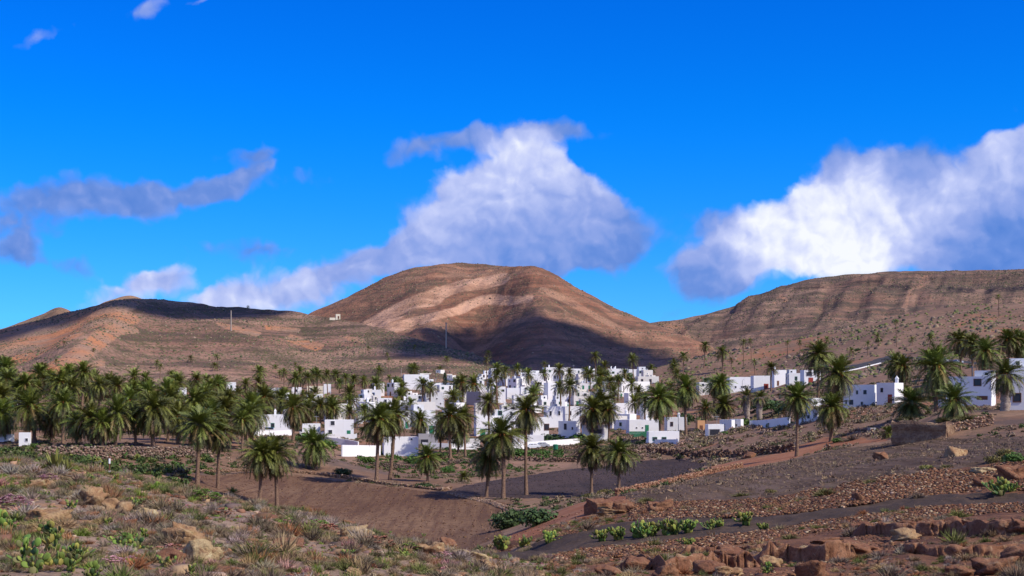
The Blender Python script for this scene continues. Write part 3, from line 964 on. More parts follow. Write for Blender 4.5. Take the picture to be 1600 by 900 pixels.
def trunk_mesh(seed, bulge=0.25, n=10, seg=14, shag=False):
    r_ = np.random.default_rng(seed)
    mb = MB()
    pts, rad = [], []
    bx, by = r_.normal(0, 0.07, 2)
    for i in range(seg + 1):
        t = i / seg
        pts.append((bx * math.sin(t * 3), by * math.sin(t * 2.5), t))
        w = 1.0 - 0.18 * t + 0.35 * math.exp(-t * 14) + bulge * math.exp(-((t - 0.97) / 0.06) ** 2) + r_.normal(0, 0.035)
        if shag:
            w = 0.75 + 0.55 * t + r_.normal(0, 0.1)
        rad.append(w)
    # the trunk is one unit high and has unit radius before the thing's own scale; build radii apart from z
    for i, p in enumerate(pts):
        for k in range(n):
            a = 2 * math.pi * k / n
            rr = rad[i] * (1 + 0.05 * r_.normal())
            mb.v.append((p[0] * 6 + rr * math.cos(a), p[1] * 6 + rr * math.sin(a), p[2]))
    for i in range(seg):
        for k in range(n):
            k2 = (k + 1) % n
            mb.f.append((i * n + k, i * n + k2, (i + 1) * n + k2, (i + 1) * n + k))
            mb.mi.append(0)
    mb.f.append(tuple(seg * n + k for k in range(n))); mb.mi.append(0)
    return mb


TRUNK = [trunk_mesh(500 + i).mesh('palm_trunk', M_trunk, True) for i in range(4)]
TRUNK_W = [trunk_mesh(520 + i, 0.0, 12, 22, True).mesh('palm_trunk', M_trunkw, True) for i in range(2)]


def fruit_mesh(seed):
    r_ = np.random.default_rng(seed)
    mb = MB()
    for i in range(7):
        a = i * 0.9 + r_.normal(0, 0.3)
        d = Vector((math.cos(a), math.sin(a), 0))
        mb.tube([(0, 0, 0.02), d * 0.10 + Vector((0, 0, 0.08)), d * 0.2 + Vector((0, 0, 0.0)), d * 0.24 + Vector((0, 0, -0.12))], [0.02, 0.022, 0.04, 0.012], 5)
    return mb.mesh('palm_fruit_cluster', M_rustr, True)


FRUIT = [fruit_mesh(600 + i) for i in range(2)]
PALMS = []          # (u, v, object, cluster, facts)


def palm(u, vb=None, vc=0, r=20, cluster='', Y=None, kind='', lean=0.0, hgt=None, rad=None, tw=None):
    """u, vb: foot in the picture; vc: heart of the crown; r: crown radius in picture pixels"""
    p = P3(u, vb, Y)
    Yd = p.y
    h = hgt if hgt else max((vb - vc) * Yd / F if vb else 1.0, 0.6)
    if not hgt and vb is None:
        h = max(p.z - 0, 1)
    cr = rad if rad else r * Yd / F
    px = cr * F / Yd
    r_ = random.random
    o = thing('palm_tree', '', 'palm tree', p - Vector((0, 0, 0.15)), r_() * 6.28)
    o.rotation_euler = (random.gauss(0, 0.03), random.gauss(0, 0.03) + lean, r_() * 6.28 if not lean else 0)
    tr = tw if tw else min(max(0.095 * cr, 0.2), 0.42)
    white = kind in ('shaggy', 'brown')
    t = link('trunk', random.choice(TRUNK_W if white else TRUNK), o)
    if kind == 'brown':
        for hk in (0.5, 0.72, 0.95):
            s_ = link('dead_fronds', random.choice(SKIRT), o)
            s_.location = (0, 0, h * hk)
            s_.scale = (cr * 0.42, cr * 0.42, cr * 0.62)
            s_.rotation_euler.z = r_() * 6.28
    t.scale = (tr, tr, h + 0.1)
    t.rotation_euler.z = r_() * 6.28
    pool = CROWN_LEAN if kind == 'lean' else (CROWN_NEAR if px > 17 else CROWN_MID if px > 8.5 else CROWN_FAR)
    c = link('crown', random.choice(pool), o)
    c.location = (0, 0, h)
    c.rotation_euler = (random.gauss(0, .09), random.gauss(0, .09), r_() * 6.28)
    sx = random.uniform(0.94, 1.08)
    sx *= 1.38 if cluster == 'field' else 1.16 if cluster in ('grove', 'groveback', 'villageback') else 1.27
    c.scale = (cr * sx, cr * sx, cr * random.uniform(1.1, 1.42))
    if px > 15 and kind != 'young':
        s = link('dead_fronds', random.choice(SKIRT), o)
        s.location = (0, 0, h - 0.02 * cr)
        s.scale = (cr * 1.05,) * 3
        s.rotation_euler.z = r_() * 6.28
        if r_() < 0.75:
            f = link('fruit_cluster', random.choice(FRUIT), c)
            f.location = (0, 0, 0.0)
    PALMS.append({'u': u, 'o': o, 'h': h, 'cr': cr, 'Y': Yd, 'cluster': cluster, 'kind': kind, 'lean': lean})
    return o


FIELD = 'field'
# the palms standing along the fields (foot and heart of the crown read off the photo)
for a in [(308, 757, 662, 34), (340, 763, 673, 28), (405, 790, 708, 30), (433, 792, 706, 33), (588, 754, 655, 32), (609, 750, 646, 30), (668, 752, 713, 21),
          (760, 776, 708, 28), (786, 779, 678, 34), (822, 773, 640, 29), (924, 771, 700, 28), (967, 767, 706, 28)]:
    palm(*a, cluster='field')
palm(491, None, 0, cluster='field', Y=272, hgt=5.0, rad=27 * 272 / F)
palm(92, 730, 724, 11, 'young', kind='young')
palm(725, 753, 745, 12, 'young', kind='young')
palm(362, 778, 772, 11, 'young', kind='young')
# village front row
for a in [(458, 690, 637, 24), (655, 692, 656, 18), (704, 716, 650, 25), (727, 714, 650, 20), (688, 706, 668, 18), (716, 709, 672, 20), (764, 690, 628, 18), (925, 690, 640, 26), (938, 686, 628, 26), (951, 690, 640, 18),
          (1034, 690, 622, 27), (1072, 682, 606, 23), (1102, 672, 637, 17), (1131, 664, 632, 20), (1126, 640, 600, 20), (1115, 636, 603, 15), (500, 676, 633, 18), (520, 676, 636, 18), (545, 672, 642, 14), (480, 668, 640, 18),
          (388, 700, 646, 22), (378, 703, 655, 20), (362, 690, 622, 18), (1205, 612, 574, 12)]:
    palm(*a, cluster='front')
palm(1168, 657, 618, 15, 'front', kind='shaggy', tw=1.0)
palm(1187, 657, 620, 14, 'front', kind='shaggy', tw=0.95)
# right-hand palms by the villas
for a in [(1245, 713, 621, 28), (1298, 690, 636, 29), (1463, 646, 573, 37), (1424, 652, 628, 31), (1490, 652, 624, 30), (1501, 588, 532, 22), (1410, 606, 572, 22), (1398, 604, 566, 18), (1540, 606, 548, 26), (1575, 600, 530, 22), (1520, 596, 536, 18), (1305, 652, 584, 30), (1278, 624, 553, 27), (1595, 598, 538, 20), (1450, 604, 560, 16)]:
    palm(*a, cluster='villas')
palm(1570, 642, 584, 30, 'villas', kind='brown', tw=0.9)
palm(1388, 684, 676, 14, 'young', kind='young')
# village palms between the houses
for a in [(658, 655, 600, 14), (776, 640, 586, 12), (741, 630, 600, 17), (723, 628, 598, 16), (714, 620, 601, 14), (761, 600, 562, 8), (778, 640, 575, 12), (790, 606, 580, 10), (712, 640, 621, 14), (628, 628, 606, 13), (838, 640, 606, 12), (874, 612, 578, 11), (877, 652, 605, 13), (889, 668, 602, 15),
          (930, 602, 557, 10), (945, 600, 572, 9), (990, 614, 561, 11), (1016, 592, 575, 9), (940, 618, 588, 16), (955, 622, 596, 14), (935, 628, 600, 14), (836, 584, 567, 8), (852, 586, 562, 7), (890, 588, 570, 8), (902, 588, 563, 7), (812, 578, 547, 7), (1068, 600, 556, 10), (1053, 610, 574, 10), (1060, 622, 585, 9), (922, 616, 584, 11),
          (524, 606, 585, 10), (540, 618, 590, 9), (554, 618, 592, 9), (405, 622, 598, 14), (383, 622, 600, 13), (347, 620, 598, 14), (335, 618, 602, 12), (322, 616, 594, 12), (306, 620, 592, 16), (268, 608, 586, 10), (296, 612, 602, 10), (420, 640, 620, 16), (440, 650, 622, 18), (610, 615, 590, 7), (550, 660, 625, 14), (602, 662, 638, 15), (640, 660, 630, 12), (690, 690, 660, 14), (518, 660, 628, 15), (570, 670, 640, 14)]:
    palm(*a, cluster='village')
# hillside palms
for a in [(1100, 575, 540, 9), (1129, 580, 550, 12), (1143, 574, 562, 6), (1162, 572, 535, 7), (1174, 562, 532, 5), (1180, 590, 565, 7), (1230, 556, 535, 5), (1250, 552, 534, 6), (1292, 546, 530, 6), (1401, 542, 502, 6), (1561, 494, 463, 5), (1453, 546, 528, 8), (1330, 556, 548, 8), (1372, 540, 526, 8), (1590, 560, 525, 14), (1425, 540, 530, 6), (1356, 556, 536, 6)]:
    palm(*a, cluster='rightslope')


def palm_on(h, u, vb, vc, r, cluster):
    p = hpick(h, u, vb)
    n0 = len(PALMS)
    o = palm(u, None, 0, r, cluster, Y=600, hgt=(vb - vc) * p.y / F, rad=r * p.y / F)
    o.location = p - Vector((0, 0, 0.3))
    for ch in o.children:
        if ch.name.startswith('crown'):
            ch.data = CROWN_FAR[n0 % 3]
        if ch.name.startswith('dead') or ch.name.startswith('fruit'):
            bpy.data.objects.remove(ch)
    PALMS[-1]['Y'] = p.y


for a in [(605, 570, 553, 4), (648, 556, 541, 4), (575, 556, 543, 4), (250, 592, 572, 6), (245, 576, 566, 6), (298, 566, 559, 7), (340, 576, 556, 6), (336, 580, 571, 7), (88, 573, 563, 5), (100, 541, 534, 3), (146, 550, 546, 4), (462, 580, 570, 5), (437, 592, 582, 6), (465, 600, 588, 6), (476, 596, 585, 6), (430, 576, 573, 6), (410, 578, 575, 4), (608, 585, 560, 4), (763, 573, 551, 6), (698, 572, 560, 7), (388, 485, 479, 3)]:
    palm_on(HL, *a, cluster='leftslope')
for a in [(1054, 549, 540, 4), (1080, 548, 540, 4), (1040, 538, 532, 3)]:
    palm_on(HR, *a, cluster='rightslope')
# the dense grove on the left: the crowns that show, then its hidden depth
for a in [(15, 640, 592, 20), (28, 660, 608, 22), (62, 622, 584, 19), (54, 692, 634, 35), (98, 693, 628, 25), (128, 640, 582, 21), (155, 650, 602, 20), (182, 660, 602, 20), (143, 697, 652, 27), (180, 697, 645, 30), (240, 698, 638, 36), (212, 696, 650, 24), (232, 680, 612, 22), (278, 694, 650, 26), (300, 690, 628, 28),
          (5, 690, 646, 30), (80, 690, 655, 24), (120, 696, 660, 22), (160, 698, 660, 24), (262, 690, 622, 22), (110, 660, 605, 20), (40, 660, 600, 20), (200, 665, 625, 22), (330, 700, 645, 26), (350, 690, 636, 22), (318, 680, 620, 22)]:
    palm(*a, cluster='grove')
k = 0
while k < 46:
    u, Y = random.uniform(-60, 330) if k < 38 else random.uniform(330, 420), random.uniform(300, 520)
    p = P3(u, Y=Y)
    if all((p - q['o'].location).length > 5.6 for q in PALMS if q['cluster'] in ('grove', 'groveback', 'front')):
        palm(u, None, Y=Y, hgt=random.choice([random.uniform(3, 6), random.uniform(5, 8), random.uniform(7, 9.5)]), rad=random.uniform(2.6, 5.0), cluster='groveback')
        k += 1
k = 0
while k < 24:
    u, Y = random.uniform(380, 640), random.uniform(450, 720)
    p = P3(u, Y=Y)
    if all((p - q['o'].location).length > 8 for q in PALMS):
        palm(u, None, Y=Y, hgt=random.uniform(3, 10), rad=random.uniform(2.2, 4.0), cluster='villageback')
        k += 1
k = 0
while k < 30:
    u, Y = random.uniform(640, 1090), random.uniform(470, 840)
    p = P3(u, Y=Y)
    if all((p - q['o'].location).length > 9 for q in PALMS):
        palm(u, None, Y=Y, hgt=random.uniform(5, 10), rad=random.uniform(2.8, 4.0), cluster='villageback')
        k += 1

ORD = ['first', 'second', 'third', 'fourth', 'fifth', 'sixth', 'seventh', 'eighth', 'ninth', 'tenth', 'eleventh', 'twelfth', 'thirteenth', 'fourteenth', 'fifteenth', 'sixteenth', 'seventeenth', 'eighteenth', 'nineteenth', 'twentieth']
TENS = {2: 'twenty', 3: 'thirty', 4: 'forty', 5: 'fifty', 6: 'sixty', 7: 'seventy', 8: 'eighty', 9: 'ninety'}


def ordinal(i):
    i += 1
    if i <= 20:
        return ORD[i - 1]
    if i % 10 == 0:
        return {30: 'thirtieth', 40: 'fortieth', 50: 'fiftieth', 60: 'sixtieth', 70: 'seventieth', 80: 'eightieth', 90: 'ninetieth'}.get(i, '%dth' % i)
    return TENS.get(i // 10, str(i // 10)) + '-' + ORD[i % 10 - 1]


WHERE = {'field': ('along the ploughed fields', 'palms along the ploughed fields'), 'young': ('of the stemless young palms', 'stemless young palms'),
         'front': ('in front of the white houses', 'palms in front of the white village'), 'villas': ('beside the villas on the right', 'palms beside the right-hand villas'),
         'village': ('among the white houses', 'palms among the village houses'), 'rightslope': ('on the right hillside', 'palms scattered on the right hillside'),
         'leftslope': ('on the left hill', 'small palms on the left hill'), 'grove': ('in the grove behind the stone wall', 'palms at the front of the grove'),
         'groveback': ('deep inside the left grove', 'palms deep inside the grove'), 'villageback': ('behind the upper gardens', 'palms in the upper gardens')}
for cl, (wh, grp) in WHERE.items():
    mem = sorted([q for q in PALMS if q['cluster'] == cl], key=lambda q: q['o'].location.x / q['o'].location.y)
    for i, q in enumerate(mem):
        ratio = q['h'] / q['cr']
        look = 'shaggy thick-trunked fan palm' if q['kind'] in ('shaggy', 'brown') else 'bushy young palm' if q['kind'] == 'young' else \
            'tall slim date palm' if ratio > 3.1 else 'full round date palm' if ratio > 1.9 else 'short drooping date palm'
        q['o']['label'] = '%s, %s from the left %s' % (look, ordinal(i), wh)
        q['o']['group'] = grp

# ------------------------------------------------------------------ houses
HOUSES = []


def box_walls(w, d, h, parapet=0.35, th=0.22, sink=2.5, roof=True):
    """walls with a parapet round a flat roof; origin at the middle of the foot"""
    mb = MB()
    x, y = w / 2, d / 2
    o_ = [(-x, -y), (x, -y), (x, y), (-x, y)]
    i_ = [(-x + th, -y + th), (x - th, -y + th), (x - th, y - th), (-x + th, y - th)]
    vs_ = [(a, b, -sink) for a, b in o_] + [(a, b, h) for a, b in o_] + [(a, b, h) for a, b in i_] + [(a, b, h - parapet) for a, b in i_]
    fs = []
    for k in range(4):
        k2 = (k + 1) % 4
        fs += [(k, k2, 4 + k2, 4 + k), (4 + k, 4 + k2, 8 + k2, 8 + k), (8 + k, 8 + k2, 12 + k2, 12 + k)]
    fs.append((12, 13, 14, 15))
    mb.add(vs_, fs)
    return mb


_shared = {}


def pane_mesh(kind):
    """a window or door of unit size standing in a shallow frame; lies in the xz plane, faces -y"""
    if kind in _shared:
        return _shared[kind]
    mb = MB()
    fr = {'dark': M_white, 'green': M_green, 'brown': M_wood, 'red': M_redw, 'blue': M_blue, 'gdoor': M_green, 'bdoor': M_wood, 'rdoor': M_redw, 'open': M_grey}[kind]
    t = 0.08
    if kind in ('dark', 'green', 'brown', 'blue', 'open'):
        mb.box(-0.5, -0.09, 0, -0.5 + t, 0.0, 1, 1)
        mb.box(0.5 - t, -0.09, 0, 0.5, 0.0, 1, 1)
        mb.box(-0.5 + t, -0.09, 0, 0.5 - t, 0.0, t, 1)
        mb.box(-0.5 + t, -0.09, 1 - t, 0.5 - t, 0.0, 1, 1)
        mb.box(-0.5 + t, -0.04, t, 0.5 - t, 0.0, 1 - t, 0)  # for 'open' this dark pane stands in for a shaded opening
    else:
        mb.box(-0.5, -0.07, 0, 0.5, 0.0, 1, 1)
        mb.box(-0.42, -0.085, 0.06, -0.03, -0.07, 0.94, 1)
        mb.box(0.03, -0.085, 0.06, 0.42, -0.07, 0.94, 1)
    _shared[kind] = mb.mesh('window_pane' if kind in ('dark', 'green', 'brown', 'blue') else 'door_leaf', [M_glass, fr])
    return _shared[kind]


def put_open(parent, kind, face, pos, z, w, h, W_, D_):
    """fix a window or a door on one face of a box W_ x D_"""
    nm = 'door' if kind in ('gdoor', 'bdoor', 'rdoor') else 'window'
    o = link(nm, pane_mesh(kind), parent)
    o.scale = (w, 1, h)
    if face == 'f':
        o.location = (pos * W_, -D_ / 2 - 0.003, z)
    elif face == 'l':
        o.location = (-W_ / 2 - 0.003, -pos * D_, z)
        o.rotation_euler.z = R(-90)
    else:
        o.location = (W_ / 2 + 0.003, pos * D_, z)
        o.rotation_euler.z = R(90)
    return o


def house(u0, u1, vt, vb, rot=None, dr=None, label=None, wins=None, mat=None, Y=None, extra=(), storeys=None, cat='house', name='white_house', sink=2.5):
    u = 0.5 * (u0 + u1)
    p = P3(u, vb, Y)
    rot = R(random.choice([random.uniform(12, 36), random.uniform(8, 30), random.uniform(-50, -34)]) if rot is None else rot)
    dr = random.uniform(0.55, 0.95) if dr is None else dr
    k = p.y / F
    Wp = (u1 - u0) * k
    w = Wp / (math.cos(rot) + dr * math.sin(abs(rot)))
    d = w * dr
    h = (vb - vt) * k
    ctr = p + Vector((0, 0.5 * (d * math.cos(rot) + w * math.sin(abs(rot))), 0))
    ctr.x = (u - 800) / F * ctr.y if False else p.x
    o = thing(name, label or '', cat, ctr, rot)
    m = mat or (M_white if label and random.random() < 0.7 else random.choice([M_white, M_white, M_white_b, M_white_c]))
    box_walls(w, d, h, min(0.4, 0.1 * h), sink=sink).build('walls', m, o)
    st = storeys or (2 if h > 4.9 else 1)
    if wins is None:
        wins = []
        sh = h / st
        for s in range(st):
            n = max(1, int(w / random.uniform(2.0, 3.6)))
            for j in range(n):
                if random.random() < 0.2:
                    continue
                x = (j + 0.5) / n - 0.5 + random.uniform(-0.05, 0.05)
                if s == 0 and random.random() < 0.28:
                    wins.append((random.choice(['gdoor', 'bdoor', 'gdoor']), 'f', x, 0.02, 1.0, min(2.0, h * 0.8)))
                else:
                    wins.append((random.choice(['dark', 'dark', 'dark', 'brown', 'green']), 'f', x, sh * s + sh * 0.36, random.uniform(0.8, 1.6), min(random.uniform(1.0, 1.6), sh * 0.55)))
            if random.random() < 0.6:
                wins.append(('dark', 'l', random.uniform(-0.25, 0.25), sh * s + sh * 0.4, 0.8, min(1.0, sh * 0.4)))
    for (kd, fc, x, z, ww, hh) in wins:
        put_open(o, kd, fc, x, z, ww, hh, w, d)
    if random.random() < 0.45:
        extra = tuple(extra) + ('aerial',)
    for e in extra:
        if e == 'chimney':
            mb = MB()
            cx, cy = random.uniform(-0.3, 0.3) * w, random.uniform(0, 0.3) * d
            mb.box(cx - 0.3, cy - 0.3, h - 0.5, cx + 0.3, cy + 0.3, h + 0.9)
            mb.box(cx - 0.38, cy - 0.38, h + 0.9, cx + 0.38, cy + 0.38, h + 1.05)
            mb.add([(cx - 0.34, cy - 0.34, h + 1.05), (cx + 0.34, cy - 0.34, h + 1.05), (cx + 0.34, cy + 0.34, h + 1.05), (cx - 0.34, cy + 0.34, h + 1.05), (cx, cy, h + 1.7)], [(0, 1, 4), (1, 2, 4), (2, 3, 4), (3, 0, 4)])
            mb.build('chimney', m, o)
        elif e == 'aerial':
            mb = MB()
            cx = random.uniform(-.3, .3) * w
            mb.tube([(cx, 0, h - .3), (cx, 0, h + 2.2)], [.05, .04], 5)
            mb.box(cx - .6, -.04, h + 1.9, cx + .6, .04, h + 2.0)
            mb.build('aerial', M_metal, o)
        elif e == 'tank':
            mb = MB()
            cx, cy = random.uniform(-0.25, 0.25) * w, random.uniform(0.0, 0.3) * d
            mb.tube([(cx, cy, h - 0.45), (cx, cy, h + 0.6), (cx, cy, h + 0.75)], [0.5, 0.5, 0.2], 12)
            mb.build('water_tank', M_metal, o)
        elif e[0] == 'upper':      # ('upper', x0, x1, height): a smaller box standing on the roof
            _, x0, x1, hh = e
            uw, ud = (x1 - x0) * w, d * 0.62
            b = box_walls(uw, ud, hh, 0.3, sink=0.0).build('upper_storey', m, o)
            b.location = ((x0 + x1) / 2 * w, d * 0.14, h - min(0.4, 0.1 * h) + 0.003)
            put_open(b, 'dark', 'f', random.uniform(-0.2, 0.2), hh * 0.35, 0.8, hh * 0.42, uw, ud)
        elif e[0] == 'annex':      # ('annex', width share, depth, height, side)
            _, ws, dd, hh, sd = e
            b = box_walls(ws * w, dd, hh, 0.25).build('annex', m, o)
            b.location = (sd * (w / 2 + ws * w / 2 + 0.004), -d / 2 + dd / 2 - 0.4, 0)
            put_open(b, random.choice(['dark', 'gdoor']), 'f', 0.0, hh * 0.3, 0.8, hh * 0.5, ws * w, dd)
        elif e[0] == 'yard':       # ('yard', depth, height): walled yard before the front
            _, dd, hh = e
            mb = MB()
            mb.box(-w / 2 - 0.8, -d / 2 - dd, -2.5, w / 2 + 0.8, -d / 2 - dd + 0.25, hh)
            mb.box(-w / 2 - 0.8, -d / 2 - dd + 0.25, -2.5, -w / 2 - 0.55, -d / 2 - 0.01, hh)
            mb.box(w / 2 + 0.55, -d / 2 - dd + 0.25, -2.5, w / 2 + 0.8, -d / 2 - 0.01, hh)
            mb.build('yard_wall', m, o)
        elif e == 'tiles':
            mb = MB()
            mb.add([(-w / 2 - .2, -d / 2 - .2, h + .01), (w / 2 + .2, -d / 2 - .2, h + .01), (w / 2 + .2, d / 2 + .2, h + .01), (-w / 2 - .2, d / 2 + .2, h + .01), (-w / 2 + .3, 0, h + 0.2 * d), (w / 2 - .3, 0, h + 0.2 * d)],
                   [(0, 1, 5, 4), (1, 2, 5), (2, 3, 4, 5), (3, 0, 4), (0, 3, 2, 1)])
            mb.build('roof', M_tile, o)
    HOUSES.append({'o': o, 'u': u, 'p': ctr, 'w': w, 'd': d, 'h': h, 'st': st, 'label': label, 'extra': [e if isinstance(e, str) else e[0] for e in extra], 'Y': p.y})
    return o


D_, Gn = 'dark', 'green'
H_ = house
# villas on the right
H_(1325, 1378, 601, 636, -38, 0.35, 'two-storey white villa with a shaded blue-grey front, right of the roadside palms', [(D_, 'f', -.4, .5, .5, 1.2), (D_, 'f', -.24, .4, 1.3, 1.4), (D_, 'f', -.05, 2.9, .6, 1.1), (D_, 'f', .2, 2.9, 1.0, 1.2), (D_, 'f', .1, .4, .7, .9)], extra=(), sink=4)
H_(1374, 1420, 598, 632, -36, 1.3, 'white villa with a red tiled roof edge, touching the blue-grey villa', [(D_, 'f', -.2, 2.7, .8, 1.2), ('rdoor', 'f', .25, 0.3, 1.0, 2.0)], extra=('chimney',), sink=4)
H_(1490, 1563, 588, 634, -34, 0.35, 'long terraced white villa with brown shutters behind the shaggy fan palm', [('brown', 'f', .2, 4.0, 1.6, 1.5), (D_, 'f', -.2, 3.9, 1.0, .9), ('brown', 'f', -.35, 1.2, 1.6, .9), (D_, 'f', 0, 1.2, 1.0, .8), ('bdoor', 'f', .3, .4, 2.2, 1.6)], extra=(('upper', .1, .5, 1.6), ('yard', 3.0, 1.2)), sink=4)
H_(1586, 1680, 572, 640, -20, 0.7, 'tall bright white villa cut by the right edge of the picture', [('brown', 'f', -.35, 1.2, 1.4, 1.6), (D_, 'f', -.1, 4.6, 1.2, 1.5)], extra=(('upper', -.5, -.1, 1.8),), sink=4)
H_(1246, 1282, 640, 660, -36, 0.5, 'low blue-shaded white shed behind the two front palms on the right', [(D_, 'f', .2, .8, .8, .9)])
H_(1262, 1292, 622, 638, 20, 0.7, 'small white cottage on the slope left of the villas', None)
H_(1142, 1163, 655, 672, -36, 0.5, 'pale blue-shaded cubic shed left of the two shaggy fan palms', [(D_, 'f', 0.1, .9, .6, .8)])
H_(1088, 1102, 657, 674, 12, .8, 'little peach-coloured shed at the foot of the scrub mound', [('bdoor', 'f', 0, 0.02, .9, 1.7)], mat=M_ochre)
H_(1104, 1132, 663, 681, 8, .7, 'low white outbuilding with a dark garage opening by the scrub mound', [('open', 'f', -.1, .05, 3.0, 1.7)])
H_(1126, 1150, 656, 674, -34, .6, 'white outbuilding with a blue door beside the short palms', [('blue', 'f', -.2, .1, 1.1, 1.9)])
H_(1138, 1178, 589, 611, 5, .6, 'long white farmhouse with three windows and an orange roof on the right slope', [(D_, 'f', -.25, 1.2, .9, 1.1), (D_, 'f', .05, 1.2, 2.0, 1.1), (D_, 'f', .35, 1.2, .7, 1.1)], extra=(('yard', 4, .9),))
H_(1176, 1206, 587, 609, 5, .7, 'white farmhouse with a red garage door on the right slope', [('rdoor', 'f', .2, .3, 1.9, 2.2)])
H_(1206, 1230, 578, 603, 14, .8, 'white house with a tall chimney beside the slim palm on the right slope', [('bdoor', 'f', -.2, .1, .9, 2.0)], extra=('chimney',))
H_(1230, 1256, 583, 600, 12, .6, 'stepped white house under the road on the right slope', None, extra=(('upper', -.4, .1, 1.8),))
H_(1254, 1283, 578, 598, 8, .7, 'white house with a dark terrace and a maroon door under the road', [('open', 'f', -.2, 2.4, 2.4, 1.6), ('rdoor', 'f', -.1, .1, 1.8, 1.8)])
H_(1090, 1119, 597, 617, 8, .7, 'plain white house left of the farmhouse with the orange roof', None, extra=('tank',))
# centre right
H_(958, 1018, 596, 616, 30, .5, 'large plain white hall with a blue-shaded left side', [(D_, 'l', .1, .3, .9, 2.0), ('brown', 'f', -.43, 1.0, .4, 3.0)], extra=('chimney',))
H_(976, 1008, 614, 632, 25, .5, 'blank white terrace house below the large white hall', [], extra=())
H_(994, 1030, 588, 600, 8, .6, 'white house with ochre pillars above the large white hall', [('brown', 'f', -.3, .6, 1.2, 2.0), ('brown', 'f', .1, .6, 1.2, 2.0)], extra=('tank',))
H_(958, 995, 630, 650, 12, .6, 'white house with a sloping weathered garden wall', [], extra=(('annex', .5, 4, 2.2, 1),))
H_(950, 981, 650, 669, 24, .6, 'low white house with a blue-shaded gable beside three palm trunks', [(D_, 'f', .2, 1, .7, 1.0)], extra=(('annex', .4, 4, 2.4, 1),))
H_(980, 1030, 656, 678, 8, .5, 'white cottage with a green door above a green fence', [('gdoor', 'f', .1, .5, 1.1, 2.2), (D_, 'f', -.25, 1.6, .5, .5), (D_, 'f', -.05, 1.6, .5, .5)], extra=('chimney',))
H_(1040, 1074, 652, 674, 8, .6, 'white house with a stepped gable between two tall palm trunks', None, extra=('chimney',))
H_(1012, 1062, 674, 692, 6, .35, 'long low white garden house with pale green hatches', [('green', 'f', -.3, .6, 1.2, .9), ('green', 'f', 0, .6, 1.2, .9)])
# two-storey house in the middle
H_(850, 906, 635, 668, 9, .5, 'two-storey white house with four tall windows in the village centre', [(D_, 'f', -.38, 3.9, .85, 1.7), (D_, 'f', -.12, 3.9, .85, 1.7), (D_, 'f', .22, 3.9, .85, 1.7), (D_, 'f', .45, 3.9, .5, 1.5), (D_, 'f', .2, 1.9, 1.0, .9)], extra=('tank',))
H_(873, 907, 658, 684, -33, .4, 'pale blue-white cubic house with a tall dark window below the two-storey house', [(D_, 'f', -.1, 2.2, 1.2, 2.2), (D_, 'f', .3, 2.3, .7, 1.0)], extra=(('yard', 2.5, 1.0),))
H_(828, 858, 652, 684, 16, .7, 'tall white house with an ochre porch behind a slim palm', [('brown', 'f', .35, 2.2, 1.6, 2.0), (D_, 'f', -.2, 3.2, .7, 1.0)], extra=(('yard', 2.5, .9),))
H_(740, 769, 648, 682, 14, .7, 'tall white house with a green door behind four palm trunks', [('gdoor', 'f', -.1, 0.05, 1.5, 2.2), (D_, 'f', .1, 3.0, .7, .7)])
H_(664, 694, 652, 684, 8, .6, 'white house with a green gate and an outside stair', [('gdoor', 'f', -.2, 1.2, 1.4, 2.3), (D_, 'f', .2, 4, .6, .7)])
H_(596, 653, 683, 713, 12, .35, 'big blank white building at the front edge of the village', [(D_, 'f', .3, 3.8, .5, .5)])
H_(652, 684, 678, 697, 8, .5, 'low brown and grey shed beside the blank white building', [('open', 'f', -.2, .3, 2.4, 1.6)], mat=M_grey)
H_(700, 750, 686, 700, 6, .3, 'long low white stable behind the four palm trunks', [('open', 'f', -.3, .4, 4, 1.4)])
# village rows
H_(628, 670, 585, 609, 10, .5, 'plain white block highest on the left side of the village', [(D_, 'f', .42, 1.6, .5, .8)])
H_(564, 595, 609, 624, 8, .5, 'white house with a blue-shaded porch at the upper left of the village', [('blue', 'f', 0.0, .3, 2.6, 2.6)], extra=('chimney',))  # blue-framed pane stands in for the porch's blue shade
H_(540, 568, 622, 641, 8, .6, 'white house with a dark eave line at the left of the village', None)
H_(680, 712, 598, 619, -36, .6, 'white house in blue shade below the tall dark fir', None)
H_(634, 662, 617, 637, 8, .7, 'white house behind the slim red-trunked palm', None)
H_(662, 694, 613, 640, 10, .6, 'white house with round windows beside the slim red-trunked palm', [(D_, 'f', -.3, 4, .6, .6), (D_, 'f', 0.1, 4, .6, .6), (D_, 'f', -.2, 2, .6, .7), (D_, 'f', .3, 2, .6, .7)])
H_(638, 680, 628, 656, 14, .6, 'broad white house with a dark recess left of the village centre', [('open', 'f', -.3, 4.0, 2, .9)])
H_(728, 762, 612, 634, -34, .7, 'pale grey-blue block with a dark cornice left of the village centre', [(D_, 'f', .1, 4, .5, .5)], mat=M_grey)
H_(735, 758, 603, 617, 8, .7, 'small white rooftop house above the grey-blue block', None)
H_(740, 768, 630, 652, 10, .7, 'white house with a small dark square window below the grey-blue block', [(D_, 'f', -.2, 2.6, .8, .9)])
H_(768, 790, 604, 630, 10, .7, 'tall white wall-like house beside a lamp post in the village', None)
H_(790, 812, 606, 624, 10, .6, 'white house with a dark carport right of the lamp post', [('open', 'f', 0.1, .4, 2.4, 1.6)])
H_(800, 822, 588, 606, -38, .8, 'pale violet-shaded cube house in the upper village', [(D_, 'f', -.2, 2.2, .7, .9)])
H_(816, 850, 583, 604, 10, .6, 'white house with two small red windows in the upper village', [('brown', 'f', .1, 2.4, .5, .8), ('brown', 'f', .3, 2.4, .5, .8), (D_, 'f', -.3, 1.8, .6, .7)], extra=(('upper', -.2, .3, 1.8),))
H_(848, 892, 574, 596, 12, .6, 'large white house with an upper terrace at the top of the village', None, extra=('chimney',))
